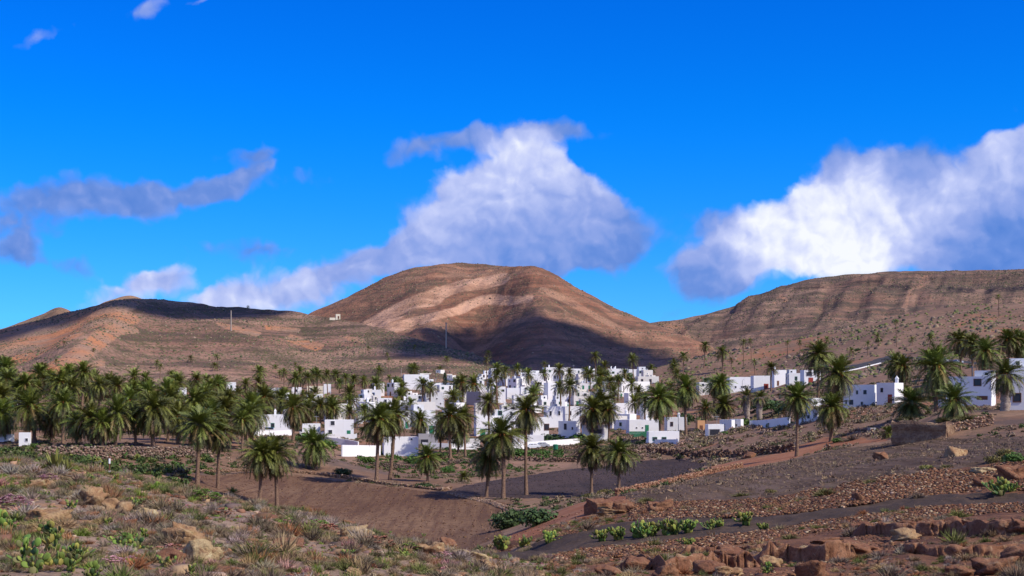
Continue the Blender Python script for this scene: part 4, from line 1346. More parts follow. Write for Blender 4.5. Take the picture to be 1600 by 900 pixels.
H_(886, 918, 576, 597, 8, .7, 'white house with a pink parapet at the top of the village', None)
H_(910, 932, 576, 598, 14, .7, 'white house with a blue-shaded open stair at the top of the village', [('blue', 'f', -.1, .5, 2.0, 4.0)], extra=('chimney',))  # tall blue-framed pane paints the blue shade of the stair
H_(944, 982, 576, 588, 8, .5, 'low white house with two chimneys at the upper right of the village', None, extra=('chimney', 'chimney'))
H_(980, 1012, 577, 590, 8, .6, 'white house with a green roof terrace at the upper right of the village', [(Gn, 'f', .1, .8, 2.4, 1.2)], extra=('tank',))
H_(850, 876, 598, 626, 22, .8, 'blue-shaded white house beside the round-crowned village palm', [(D_, 'f', .2, 3.8, .7, .8)])
H_(866, 894, 606, 634, 10, .7, 'white stepped house between the twin village palms', None, extra=(('upper', -.4, 0, 2),))
H_(894, 922, 612, 634, 10, .6, 'white house right of the twin village palms', None, extra=('tank',))
H_(905, 932, 624, 650, 10, .6, 'white house with pink steps under the big round crowns', None)
H_(800, 834, 618, 644, 8, .6, 'white house half hidden by the slim field palm', None)
# left part of the village
H_(394, 452, 648, 676, 10, .5, 'white bungalow with a blue-shaded left side and a tall chimney, left of the village', [('green', 'f', .0, 1.4, 1.0, 1.3), ('blue', 'f', -.1, .1, 2.4, 1.4)], extra=('chimney', ('yard', 3, .9)))
H_(418, 440, 606, 618, 12, .7, 'small white arched house on the left edge of the upper village', None)
H_(454, 471, 605, 617, 8, .7, 'little white house beside a bushy green tree above the grove', None)
H_(478, 507, 603, 615, 6, .6, 'low cream house above the left grove', None, mat=M_cream)
H_(505, 517, 600, 616, 6, .7, 'narrow white tower house above the left grove', [])
H_(388, 403, 622, 634, 8, .7, 'small white shed with a grey shutter inside the left grove', None)
H_(505, 552, 656, 684, 8, .4, 'white garden house with a terrace wall left of the front palms', None, extra=(('yard', 3, 1.1),))
H_(268, 290, 606, 626, 10, .7, 'white house peeping out of the left grove beside drooping fronds', None)
H_(-4, 24, 616, 636, 8, .7, 'white house at the left edge among the grove palms', None)
H_(28, 46, 676, 697, 8, .6, 'little white hut behind the stone wall at the left edge', [(D_, 'f', .2, .9, .6, .7)])
H_(352, 368, 597, 612, 8, .7, 'small white house half hidden behind the grove on the left', None)
H_(588, 612, 622, 646, 10, .7, 'white house behind the pair of front palms', None)
H_(560, 584, 630, 660, 10, .6, 'white house with a pinkish wall left of the pair of front palms', None)
H_(690, 722, 640, 672, 12, .6, 'white house behind the tall front palm of the village', None)
H_(770, 806, 640, 668, 8, .6, 'white house with a violet parasol terrace', None, extra=(('yard', 3, 1),))
H_(910, 950, 664, 690, 6, .5, 'white house under a flat roof behind three palm trunks', [('open', 'f', 0, 2.2, 4, 1.4)])
H_(800, 850, 680, 695, 6, .3, 'long low white barn in front of the tall white houses', [])
H_(440, 470, 640, 656, 14, .6, 'white house above the bungalow, half hidden by palms', None, extra=('tank',))
H_(470, 500, 662, 680, 10, .5, 'long white house between the bungalow and the garden house', None, extra=(('yard', 3, 1.0),))
H_(512, 540, 640, 656, 18, .6, 'white house at left centre behind a row of palms', None, extra=('chimney',))
H_(330, 352, 662, 678, 12, .6, 'white house showing between the two tall field palms on the left', None)
H_(545, 566, 644, 662, -36, .6, 'blue-shaded white house left of the pinkish-walled one', None)
H_(425, 446, 618, 632, 14, .6, 'white house in the middle of the left grove edge', None)
H_(470, 492, 622, 638, 14, .6, 'white house below the low cream house', None, extra=('chimney',))
# infill houses between the named ones
tries = 0
cnt = 0
while cnt < 84 and tries < 9000:
    tries += 1
    u, Y = random.uniform(440, 1020), random.uniform(440, 860)
    if (u < 640 and Y > 640) or (u < 560 and random.random() < 0.6):
        continue
    p = P3(u, Y=Y)
    w_ = random.uniform(4.5, 9)
    if all((p.xy - q['p'].xy).length > 0.46 * (w_ + max(q['w'], q['d'])) + 0.6 for q in HOUSES):
        vb = VH - F * (p.z - CZ) / Y
        wpx, hpx = w_ * F / Y, random.choice([3.0, 3.2, 5.6, 6.0, 3.4]) * F / Y
        ex = random.choice([('chimney',), ('tank',), (('upper', -.45, .05, 2.2),), (('upper', -.1, .45, 2.4), ('annex', .5, 3.5, 2.6, 1)), (('yard', 2.5, 1.1), 'chimney'), (('annex', .4, 3.5, 2.4, 1),), (('annex', .5, 3.0, 2.2, -1), ('upper', -.4, .1, 2.0))])
        house(u - wpx / 2, u + wpx / 2, vb - hpx, vb, Y=Y, extra=ex)
        cnt += 1
auto = sorted([h for h in HOUSES if not h['label']], key=lambda h: h['p'].x / h['p'].y)
rows = {'lower': [h for h in auto if h['Y'] < 570], 'middle': [h for h in auto if 570 <= h['Y'] < 700], 'upper': [h for h in auto if h['Y'] >= 700]}
for rn, mem in rows.items():
    for i, h in enumerate(mem):
        ex = {'chimney': ' with chimney', 'tank': ' with water tank', 'upper': ' with rooftop room', 'yard': ' with walled yard', 'annex': ' with annex', 'aerial': ' with aerial'}.get((h['extra'] or [''])[0], '')
        h['o']['label'] = 'plain %s white house%s, %s from the left in the %s rows' % ('two-storey' if h['st'] == 2 else 'low', ex, ordinal(i), rn)
for h in HOUSES:
    h['o']['group'] = 'white houses of the village'
# ------------------------------------------------------------------ ground cover, stones, rocks and bushes
XB, YB = FX, FY


def region_at(x, y):
    u = 800 + F * x / y
    j = np.clip(np.searchsorted(uc, u) - 1, 0, reg.shape[1] - 1)
    i = np.clip(np.searchsorted(yr, y) - 1, 0, reg.shape[0] - 1)
    return reg[i, j]


def ground_many(x, y):
    """heights of many points by bilinear lookup in the ground grid"""
    u = 800 + F * x / y
    j = np.clip(np.searchsorted(uc, u), 1, len(uc) - 1)
    i = np.clip(np.searchsorted(yr, y), 1, len(yr) - 1)
    fu = (u - uc[j - 1]) / (uc[j] - uc[j - 1])
    fy_ = (y - yr[i - 1]) / (yr[i] - yr[i - 1])
    z = (ZZ[i - 1, j - 1] * (1 - fu) + ZZ[i - 1, j] * fu) * (1 - fy_) + (ZZ[i, j - 1] * (1 - fu) + ZZ[i, j] * fu) * fy_
    return z + CZ


def instance_mesh(name, temps, pos, scl, tints, mat, seed=1, tilt=0.12, smooth=False, squash=None):
    """one mesh holding a scaled, turned copy of a random template at every point"""
    r_ = np.random.default_rng(seed)
    n = len(pos)
    which = r_.integers(0, len(temps), n)
    Vs, Fs, Cs, off = [], [], [], 0
    for k, (tv, tf, tcol) in enumerate(temps):
        idx = np.where(which == k)[0]
        if not len(idx):
            continue
        a = r_.uniform(0, 6.283, len(idx))
        tx, ty = r_.normal(0, tilt, len(idx)), r_.normal(0, tilt, len(idx))
        ca, sa = np.cos(a), np.sin(a)
        s = scl[idx]
        sz = s * (squash[idx] if squash is not None else r_.uniform(0.8, 1.15, len(idx)))
        x = (tv[None, :, 0] * ca[:, None] - tv[None, :, 1] * sa[:, None]) * s[:, None]
        y = (tv[None, :, 0] * sa[:, None] + tv[None, :, 1] * ca[:, None]) * s[:, None]
        z = tv[None, :, 2] * sz[:, None]
        x2 = x + z * tx[:, None]
        y2 = y + z * ty[:, None]
        V = np.stack([x2, y2, z], -1) + pos[idx][:, None, :]
        m = tv.shape[0]
        Fs.append((tf[None] + (np.arange(len(idx)) * m)[:, None, None] + off).reshape(-1, tf.shape[1]))
        Cs.append((tcol[None] * tints[idx][:, None, :]).reshape(-1, 3))
        Vs.append(V.reshape(-1, 3))
        off += len(idx) * m
    return mesh_np(name, np.concatenate(Vs), np.concatenate(Fs), mat, smooth, np.concatenate(Cs))


def twig_template(n, seed, w=0.05, flat=0.75, fan=1):
    """a half-ball of dry twigs, unit radius"""
    r_ = np.random.default_rng(seed)
    V, Fc, C = [], [], []
    for i in range(n):
        a = r_.uniform(0, 6.283)
        e = math.asin(r_.uniform(0.02, 1.0))
        L = r_.uniform(0.6, 1.08)
        d = np.array([math.cos(e) * math.cos(a), math.cos(e) * math.sin(a), math.sin(e) * flat])
        o = np.array([r_.normal(0, 0.12), r_.normal(0, 0.12), 0.0])
        st = o + d * r_.uniform(0.0, 0.5) * L
        en = o + d * L + r_.normal(0, 0.07, 3)
        sd = np.cross(d, r_.normal(0, 1, 3))
        sd = sd / (np.linalg.norm(sd) + 1e-6) * w * r_.uniform(0.6, 1.3)
        b = len(V)
        V += [st - sd, st + sd, en]
        k = r_.uniform(0.7, 1.3)
        C += [np.full(3, k * 0.8), np.full(3, k * 0.8), np.full(3, k * 1.1)]
        Fc.append((b, b + 1, b + 2))
    return np.array(V), np.array(Fc), np.array(C)


def leaf_template(n, seed, size=0.16, flat=0.85, hollow=0.55):
    """a bush of many small leaves through a half-ball, unit radius, with an uneven outline"""
    r_ = np.random.default_rng(seed)
    lob = [(np.array([math.cos(a) * 0.45, math.sin(a) * 0.45, 0.3 + 0.3 * r_.random()]), r_.uniform(0.4, 0.6)) for a in np.linspace(0, 6.28, 6)[:-1]] + [(np.array([0, 0, 0.55]), 0.5)]
    V, Fc, C = [], [], []
    for i in range(n):
        c, rr = lob[r_.integers(0, len(lob))]
        d = r_.normal(0, 1, 3)
        d /= np.linalg.norm(d)
        p = c + d * rr * r_.uniform(hollow, 1.05)
        p[2] = max(p[2] * flat, 0.02)
        nrm = d + r_.normal(0, 0.5, 3)
        t = np.cross(nrm, r_.normal(0, 1, 3)); t /= np.linalg.norm(t) + 1e-6
        b_ = np.cross(nrm, t); b_ /= np.linalg.norm(b_) + 1e-6
        s = size * r_.uniform(0.6, 1.25)
        b = len(V)
        V += [p - t * s * 0.3, p + b_ * s * 0.55 - t * 0.0, p + t * s, p - b_ * s * 0.55]
        k = r_.uniform(0.65, 1.35)
        C += [np.full(3, k)] * 4
        Fc += [(b, b + 1, b + 2), (b, b + 2, b + 3)]
    return np.array(V), np.array(Fc), np.array(C)


def rock_template(seed, sub=2, rough=0.28, ball=0.45):
    """an angular lump of stone, unit half-width"""
    bm = bmesh.new()
    bmesh.ops.create_cube(bm, size=1.5)
    bmesh.ops.subdivide_edges(bm, edges=bm.edges[:], cuts=sub, use_grid_fill=True)
    r_ = np.random.default_rng(seed)
    V = np.array([v.co[:] for v in bm.verts])
    Fq = np.array([[v.index for v in f.verts] for f in bm.faces])
    bm.free()
    n = V / np.linalg.norm(V, axis=1)[:, None]
    V = V * (1 - ball) + n * ball
    # flat cuts give the stone its faces
    for i in range(7):
        d = r_.normal(0, 1, 3); d /= np.linalg.norm(d)
        lim = r_.uniform(0.55, 0.9)
        ex = np.maximum(V @ d - lim, 0)
        V = V - ex[:, None] * d
    for q in (1.3, 3.1):
        V = V + n * (fbm(V[:, 0] * q + seed, V[:, 1] * q + V[:, 2] * q * 1.7, 3, seed) * rough / q)[:, None]
    C = np.full((len(V), 3), 1.0) * (1 + 0.2 * fbm(V[:, 0] * 4 + seed, V[:, 2] * 4 + V[:, 1] * 3, 3, seed + 1))[:, None]
    return V, Fq, C


def dome_template(seed):
    """small ragged cushion, for far scrub a pixel or two wide"""
    r_ = np.random.default_rng(seed)
    V, C, Fc = [], [], []
    for ring, (rr, z) in enumerate(((1.0, -0.1), (0.85, 0.5))):
        for k in range(6):
            a = k * 1.047 + ring * 0.5
            q = rr * r_.uniform(0.65, 1.2)
            V.append((q * math.cos(a), q * math.sin(a), z * r_.uniform(0.7, 1.3)))
            C.append(np.full(3, r_.uniform(0.6, 1.25)))
    V.append((0, 0, 0.95)); C.append(np.full(3, 1.1))
    for k in range(6):
        k2 = (k + 1) % 6
        Fc += [(k, k2, 6 + k), (k2, 6 + k2, 6 + k), (6 + k, 6 + k2, 12)]
    return np.array(V), np.array(Fc), np.array(C)


def pal(cols, wts, n, r_):
    c = np.array(cols)[r_.choice(len(cols), n, p=np.array(wts) / sum(wts))]
    return c * r_.uniform(0.7, 1.3, (n, 1)) * r_.uniform(0.92, 1.08, (n, 3))


def stuff(name, me, label):
    return tag(link(name, me), label, None, None, 'stuff')


def sample_ground(n, u0, u1, y0, y1, r_, power=1.0):
    y = np.sqrt(r_.uniform(y0 * y0, y1 * y1, n))
    u = r_.uniform(u0, u1, n)
    x = (u - 800) / F * y
    return x, y


TW = [twig_template(210, 700 + i, 0.03) for i in range(4)] + [twig_template(150, 710, 0.03, 1.1)]
TWS = [twig_template(26, 720 + i, 0.1) for i in range(3)]
LFS = [leaf_template(60, 730 + i, 0.3) for i in range(3)]
DOM = [dome_template(740 + i) for i in range(4)]
ROCKT = [rock_template(760 + i, 1) for i in range(8)]

G_MAUVE, G_TAN, G_OLIVE, G_RUST, G_PINK, G_LIME, G_GREY = (0.225, 0.168, 0.112), (0.33, 0.23, 0.12), (0.13, 0.145, 0.045), (0.29, 0.13, 0.06), (0.42, 0.21, 0.19), (0.17, 0.235, 0.04), (0.33, 0.26, 0.21)

# the scrub that covers the left bank
r_ = np.random.default_rng(11)
x, y = sample_ground(13500, -420, 900, 34, 118, r_)
ok = (region_at(x, y) == 1) & (fbm(x / 4, y / 4, 4, 91) > -0.18)
x, y = x[ok], y[ok]
pos = np.stack([x, y, ground_many(x, y) - 0.04], -1)
pt = fbm(x / 6, y / 6, 3, 93)
c1 = pal([G_MAUVE, G_GREY, G_TAN, G_OLIVE, G_RUST, G_PINK], [50, 16, 18, 14, 3, 1], len(x), r_)
c2 = pal([G_MAUVE, G_TAN, G_OLIVE, G_RUST, G_PINK, G_LIME], [26, 24, 24, 12, 3, 10], len(x), r_)
col = np.where((pt > 0.08)[:, None], c2, c1)
stuff('dry_scrub', instance_mesh('dry_scrub', TW, pos, r_.uniform(0.16, 0.46, len(x)) * (1 + 0.7 * (r_.random(len(x)) < .16)) * (1 + 0.5 * fbm(x / 4, y / 4, 4, 91)), col, M_scrub, 2), 'low dry grey and mauve scrub covering the left bank')
x, y = sample_ground(19500, -420, 900, 34, 118, r_)
ok = (region_at(x, y) == 1)
x, y = x[ok], y[ok]
pos = np.stack([x, y, ground_many(x, y) - 0.02], -1)
col = pal([G_OLIVE, G_LIME, G_TAN, G_RUST, G_PINK, G_MAUVE], [30, 14, 26, 10, 4, 16], len(x), r_)
stuff('ground_cover', instance_mesh('ground_cover', LFS + TWS, pos, r_.uniform(0.07, 0.19, len(x)), col, M_leaf, 3), 'small succulents and dry herbs between the scrub of the left bank')

# loose stones on the right-hand terraces and pebbles on the bank
x, y = sample_ground(84000, 700, 2120, 50, 150, r_)
rg = region_at(x, y)
dn = fbm(x / 5, y / 5, 4, 95)
ok = ((rg == 2) & (dn > -0.12 + 0.35 * r_.random(len(x)))) | ((rg == 7) & (r_.random(len(x)) < 0.1)) | ((rg == 8) & (r_.random(len(x)) < 0.35))
x, y = x[ok], y[ok]
pos = np.stack([x, y, ground_many(x, y) + 0.0], -1)
col = pal([(0.17, 0.075, 0.04), (0.11, 0.055, 0.036), (0.25, 0.13, 0.07), (0.38, 0.27, 0.17), (0.065, 0.04, 0.033)], [40, 28, 18, 4, 18], len(x), r_)
stuff('rubble', instance_mesh('rubble', ROCKT, pos, r_.gamma(1.8, 0.024, len(x)) + 0.025, col, M_stone, 4, squash=np.full(len(x), .7)), 'rust-brown rubble strewn over the right-hand terraces')
x, y = sample_ground(5000, -120, 900, 36, 112, r_)
ok = (region_at(x, y) == 1) & (fbm(x / 4, y / 4, 3, 97) > 0.0)
x, y = x[ok], y[ok]
pos = np.stack([x, y, ground_many(x, y)], -1)
col = pal([(0.30, 0.19, 0.11), (0.24, 0.12, 0.07), (0.42, 0.32, 0.2), (0.15, 0.10, 0.08)], [40, 30, 15, 15], len(x), r_)
stuff('rubble', instance_mesh('rubble', ROCKT, pos, r_.gamma(2.0, 0.05, len(x)) + 0.03, col, M_stone, 5, squash=np.full(len(x), .7)), 'tan stones lying between the scrub of the left bank')
# weeds on the right foreground
x, y = sample_ground(11000, 780, 2120, 50, 135, r_)
rg = region_at(x, y)
ok = ((rg == 2) & (fbm(x / 6, y / 6, 3, 99) > -0.02))
x, y = x[ok], y[ok]
pos = np.stack([x, y, ground_many(x, y) - 0.03], -1)
col = pal([G_MAUVE, G_TAN, G_OLIVE, G_GREY, G_RUST], [26, 30, 18, 10, 12], len(x), r_)
stuff('dry_scrub', instance_mesh('dry_scrub', TW, pos, r_.gamma(2.5, 0.08, len(x)) + 0.06, col, M_scrub, 6), 'dry brown weeds between the stones of the right-hand terraces')
# low dry herbs on the ash slope and the fields
x, y = sample_ground(60000, 780, 1740, 110, 300, r_)
rg = region_at(x, y)
ok = (rg == 5) & (fbm(x / 9, y / 3, 4, 107) > 0.25 * r_.normal(0, 1, len(x)))
x, y = x[ok], y[ok]
pos = np.stack([x, y, ground_many(x, y) - 0.02], -1)
TWG = [twig_template(9, 728 + i, 0.14) for i in range(3)]
col = pal([(0.22, 0.15, 0.10), (0.30, 0.21, 0.13), (0.13, 0.095, 0.07)], [40, 25, 25], len(x), r_)
stuff('dry_grass', instance_mesh('dry_grass', TWG, pos, r_.gamma(2.2, 0.075, len(x)) + 0.04, col, M_scrub, 7), 'thin dry stubble on the sloping ash field')
# clods and small stones on the ploughed fields
x, y = sample_ground(90000, 180, 1140, 120, 340, r_)
rg = region_at(x, y)
ok = ((rg == 3) | (rg == 4)) & (r_.random(len(x)) < 0.6)
x, y = x[ok], y[ok]
br = region_at(x, y) == 3
pos = np.stack([x, y, ground_many(x, y) - 0.01], -1)
col = np.where(br[:, None], pal([(0.15, 0.08, 0.048), (0.10, 0.05, 0.033), (0.22, 0.13, 0.08)], [40, 40, 14], len(x), r_), pal([(0.06, 0.043, 0.04), (0.035, 0.028, 0.028), (0.14, 0.09, 0.065)], [40, 40, 10], len(x), r_))
stuff('clods', instance_mesh('clods', [rock_template(790 + i, 0) for i in range(4)], pos, r_.gamma(1.6, 0.03, len(x)) + 0.02, col, M_stone, 12), 'earth clods and pebbles lying on the ploughed fields')

# scrub of the valley floor, the mound on the right and the edges of the village
x, y = sample_ground(26000, -140, 1740, 125, 470, r_)
rg = region_at(x, y)
u = 800 + F * x / y
belt = (u < 330) & (y > 185) & (y < 272)
moundm = (u > 960) & (y > 240) & (y < 420) & (u < 1420)
dn = fbm(x / 14, y / 14, 4, 101)
gr = (u > 560) & (u < 880) & (y > 290) & (y < 370)
ok = ((rg == 8) | (rg == 0)) & ((dn > 0.02) | belt | (moundm & (dn > -0.3)) | (gr & (dn > -0.25)))
x, y, belt, moundm, gr, dn = (a[ok] for a in (x, y, belt, moundm, gr, dn))
pos = np.stack([x, y, ground_many(x, y) - 0.1], -1)
n = len(x)
cg = pal([(0.055, 0.085, 0.018), (0.085, 0.10, 0.025), (0.15, 0.15, 0.03), (0.10, 0.085, 0.05)], [50, 25, 8, 17], n, r_)
cm = pal([(0.23, 0.155, 0.11), (0.17, 0.13, 0.07), (0.28, 0.195, 0.13), (0.12, 0.11, 0.045)], [45, 22, 22, 11], n, r_)
cl = pal([(0.045, 0.09, 0.015), (0.07, 0.12, 0.02), (0.12, 0.10, 0.05)], [45, 30, 25], n, r_)
ca = pal([(0.17, 0.125, 0.08), (0.08, 0.085, 0.03), (0.22, 0.155, 0.10), (0.055, 0.075, 0.02)], [38, 22, 24, 16], n, r_)
col = np.where(belt[:, None], cg, np.where(moundm[:, None], cm, np.where(gr[:, None], cl, ca)))
sz = r_.uniform(0.3, 0.85, n) * np.where(belt, 1.5, np.where(moundm, 1.25, 1.0)) * np.where(y > 320, 1.25, 1.0)
TWM = [twig_template(60, 750 + i, 0.085, 0.8) for i in range(3)]
LFM = [leaf_template(46, 755 + i, 0.36) for i in range(3)]
stuff('scrub', instance_mesh('scrub', TWM + LFM, pos, sz, col, M_leaf, 8), 'brown and green scrub round the fields and on the mound')

# scrub dotted over the slopes
x, y = sample_ground(60000, -140, 1760, 450, 1100, r_)
u = 800 + F * x / y
rg = region_at(x, y)
dn = fbm(x / 40, y / 40, 4, 103)
vill = (u > 520) & (u < 1030) & (y < 860)
ok = (rg == 0) & np.where(vill, dn > 0.42, dn > 0.0 + 0.3 * r_.normal(0, 1, len(x)))
x, y, u = x[ok], y[ok], u[ok]
pos = np.stack([x, y, ground_many(x, y) - 0.15], -1)
n = len(x)
col = pal([(0.08, 0.095, 0.022), (0.12, 0.125, 0.035), (0.17, 0.125, 0.07), (0.21, 0.145, 0.10), (0.065, 0.055, 0.036)], [20, 24, 28, 20, 10], n, r_)
stuff('hillside_scrub', instance_mesh('hillside_scrub', DOM, pos, r_.gamma(2.4, 0.2, n) + 0.15, col, M_leaf, 9), 'scrub dotted over the slopes above and beside the village')


def hill_scatter(h, n, smin, smax, cols, wts, seed, label, dens, tmax=1.0):
    r_ = np.random.default_rng(seed)
    us, X, Y, Z, T = h
    nt = int(np.sum(T[:, 0] <= tmax))
    i = np.minimum((np.sqrt(r_.random(n)) * (nt - 2)).astype(int), nt - 2)
    uu = r_.uniform(max(us[0], -120), min(us[-1], 1720), n)
    j = np.clip(np.searchsorted(us, uu), 1, len(us) - 1)
    f, g = (uu - us[j - 1]) / (us[j] - us[j - 1]), r_.random(n)
    P = []
    for A in (X, Y, Z):
        P.append((A[i, j - 1] * (1 - f) + A[i, j] * f) * (1 - g) + (A[i + 1, j - 1] * (1 - f) + A[i + 1, j] * f) * g)
    pos = np.stack(P, -1)
    dn = fbm(pos[:, 0] / 45, pos[:, 2] / 9 + pos[:, 1] / 200, 4, seed)
    ok = dn > dens + 0.35 * (r_.random(n) - 0.5)
    pos = pos[ok]
    pos[:, 2] += CZ - 0.2
    s = r_.gamma(2.5, (smax - smin) / 5, len(pos)) + smin
    stuff('hillside_scrub', instance_mesh('hillside_scrub', DOM, pos, s, pal(cols, wts, len(pos), r_), M_leaf, seed), label)


SC = [(0.075, 0.075, 0.03), (0.11, 0.105, 0.045), (0.15, 0.105, 0.065), (0.085, 0.06, 0.045), (0.25, 0.165, 0.11)]
hill_scatter(HL, 42000, 0.25, 0.8, SC, [30, 25, 20, 20, 8], 31, 'scrub and stones dotted over the terraced left hill', -0.15)
hill_scatter(HC, 26000, 0.35, 0.95, SC, [10, 18, 30, 26, 16], 32, 'scrub dotted over the rounded hill', -0.05)
hill_scatter(HR, 34000, 0.4, 1.2, SC, [16, 20, 26, 28, 14], 33, 'scrub and rocks dotted over the flat-topped mountain', -0.12)


# ------------------------------------------------------------------ stone walls
def lerp_line(pts, s):
    n = len(pts) - 1
    k = min(int(s * n), n - 1)
    return pts[k].lerp(pts[k + 1], s * n - k)


STONE_C = [(0.17, 0.078, 0.042), (0.11, 0.056, 0.036), (0.25, 0.135, 0.072), (0.38, 0.27, 0.17), (0.065, 0.04, 0.033)]


def stone_face(name, base, top, label, size=0.2, seed=1, cols=STONE_C, wts=(36, 26, 20, 8, 14), layers=1.5, jut=0.06, cat='stone wall', ragged=0.2):
    """dry stone facing laid between a foot line and a top line"""
    r_ = np.random.default_rng(seed)
    L = sum((b - a).length for a, b in zip(base[:-1], base[1:]))
    Hh = sum((lerp_line(top, s) - lerp_line(base, s)).length for s in (0.1, 0.3, 0.5, 0.7, 0.9)) / 5
    n = int(L * max(Hh, size) / (size * size) * layers)
    pos = np.zeros((n, 3))
    for i in range(n):
        s = r_.random()
        b, t = lerp_line(base, s), lerp_line(top, s)
        rag = 1 + ragged * float(fbm(np.array([s * L / 1.5]), np.array([seed * 3.3]), 3, seed)[0])
        p = b.lerp(t, r_.random() * rag)
        pos[i] = (p.x + r_.normal(0, jut), p.y + r_.normal(0, jut), p.z + r_.normal(0, jut * 0.6))
    sz = size * r_.uniform(0.35, 0.85, n)
    me = instance_mesh(name, ROCKT, pos, sz, pal(cols, wts, n, r_), M_stone, seed, squash=np.full(n, 0.75))
    return tag(link(name, me), label, cat, None, 'thing')


def gl(pts, dz=0.0):
    return [P3(*p) + Vector((0, 0, dz)) for p in pts]


stone_face('dry_stone_wall', gl([(985, 814), (1100, 809), (1200, 807), (1300, 794), (1400, 780), (1500, 770), (1600, 767), (1680, 768)]),
           gl([(985, 791), (1100, 786), (1200, 780), (1290, 765), (1360, 752), (1440, 739), (1500, 735), (1600, 722), (1680, 718)], 0.12), 'long rust-brown dry stone bank holding up the sloping ash field', 0.19, 21, layers=2.2)
stone_face('dry_stone_wall', gl([(850, 890), (940, 873), (1060, 858), (1180, 847), (1260, 834), (1340, 824), (1450, 808), (1600, 800), (1680, 800)]),
           gl([(872, 868), (940, 857), (1090, 844), (1180, 833), (1250, 822), (1330, 811), (1450, 795), (1600, 788), (1680, 788)], 0.1), 'lower dry stone bank under the dark gravel terrace', 0.16, 22, layers=1.8)
b = gl([(60, 717), (120, 717), (180, 716), (240, 716), (300, 714), (330, 714)])
stone_face('dry_stone_wall', b, [p + Vector((0, 0, 2.1)) for p in b], 'pale-capped dry stone wall in front of the left palm grove', 0.42, 23, [(0.21, 0.14, 0.10), (0.15, 0.10, 0.075), (0.30, 0.22, 0.16)], (40, 40, 20), 2.2, cat='stone wall', ragged=0.05)
b = gl([(962, 775), (1000, 766), (1050, 755), (1110, 740), (1160, 731)])
stone_face('dry_stone_wall', b, [p + Vector((0, 0, 0.7)) for p in b], 'low red stone kerb between the black ash field and the grey ash slope', 0.22, 24, [(0.28, 0.14, 0.085), (0.2, 0.10, 0.06), (0.36, 0.22, 0.14)], (40, 40, 20), 3.4)
b = gl([(500, 742), (545, 748), (600, 757), (690, 767), (705, 764)])
stone_face('dry_stone_wall', b, [p + Vector((0, 0, 0.45)) for p in b], 'tumbled stone edge along the far side of the brown field', 0.3, 25, [(0.25, 0.16, 0.1), (0.17, 0.10, 0.065), (0.32, 0.23, 0.16)], (40, 40, 20), 5.0)
b = gl([(225, 741), (300, 738), (420, 735), (500, 742)])
stone_face('dry_stone_wall', b, [p + Vector((0, 0, 0.4)) for p in b], 'low broken stone edge under the field palms on the left', 0.24, 26, [(0.25, 0.15, 0.09), (0.17, 0.10, 0.065), (0.32, 0.21, 0.14)], (40, 40, 20), 4.5)
b = gl([(560, 728), (640, 733), (700, 726), (760, 722)])
stone_face('dry_stone_wall', b, [p + Vector((0, 0, 0.9)) for p in b], 'dark stone wall before the green gardens under the white building', 0.34, 27, [(0.12, 0.085, 0.07), (0.08, 0.06, 0.05), (0.2, 0.14, 0.1)], (40, 40, 20), 2.0)
b = gl([(780, 718), (860, 722), (900, 722)])
stone_face('dry_stone_wall', b, [p + Vector((0, 0, 1.0)) for p in b], 'brown stone wall behind the black ash field', 0.36, 28, [(0.2, 0.12, 0.08), (0.13, 0.085, 0.06), (0.3, 0.2, 0.14)], (40, 40, 20), 2.0)
b = gl([(1010, 708), (1060, 712), (1110, 716), (1170, 712), (1240, 705)])
stone_face('dry_stone_wall', b, [p + Vector((0, 0, 1.3)) for p in b], 'dark broken stone bank at the foot of the scrub mound', 0.4, 29, [(0.10, 0.06, 0.045), (0.17, 0.09, 0.06), (0.24, 0.15, 0.1)], (40, 40, 14), 1.6, ragged=0.6)
b = gl([(1480, 678), (1505, 672), (1530, 668), (1552, 664)])
stone_face('dry_stone_wall', b, [p + Vector((0, 0, 1.5)) for p in b], 'sunlit stone wall running from the old cistern', 0.3, 30, [(0.32, 0.19, 0.12), (0.24, 0.13, 0.08), (0.42, 0.3, 0.2)], (40, 30, 20), 2.4)
b = gl([(1190, 780), (1290, 764), (1330, 758)])
stone_face('dry_stone_wall', gl([(700, 772), (760, 786), (800, 800), (850, 812)]), gl([(700, 770), (760, 783), (800, 796), (850, 806)], 0.25), 'scattered stone rim at the right corner of the brown field', 0.2, 31, [(0.34, 0.24, 0.17), (0.22, 0.13, 0.08), (0.3, 0.18, 0.11)], (40, 30, 20), 0.8)

# old cistern of plastered stone on the right slope
c = P3(1450, 687)
cw, cd, chh = 8.6 * c.y / 222, 4.8, 2.7 * c.y / 222
cis = thing('stone_cistern', 'crumbling plastered stone cistern with overgrown top below the right-hand palms', 'cistern', c + Vector((0, 2.4, 0)), R(-31))
m_, t_ = new_mat('old earthen plaster')
pp = pos_of(t_)
n1, n2 = t_.noise(pp, 0.9, 5, 0.65), t_.noise(pp, 3.5, 5, 0.7)
cc = t_.mix(t_.mapr(n1, 0.4, 0.62), (0.27, 0.165, 0.105), (0.42, 0.28, 0.17))
cc = t_.mix(t_.mapr(n2, 0.5, 0.7, 0, 0.8), cc, (0.16, 0.095, 0.065))
finish(t_, cc, 0.95, t_.m('ADD', n2, n1), 0.5, 1.0, 0.05)
M_earth = m_


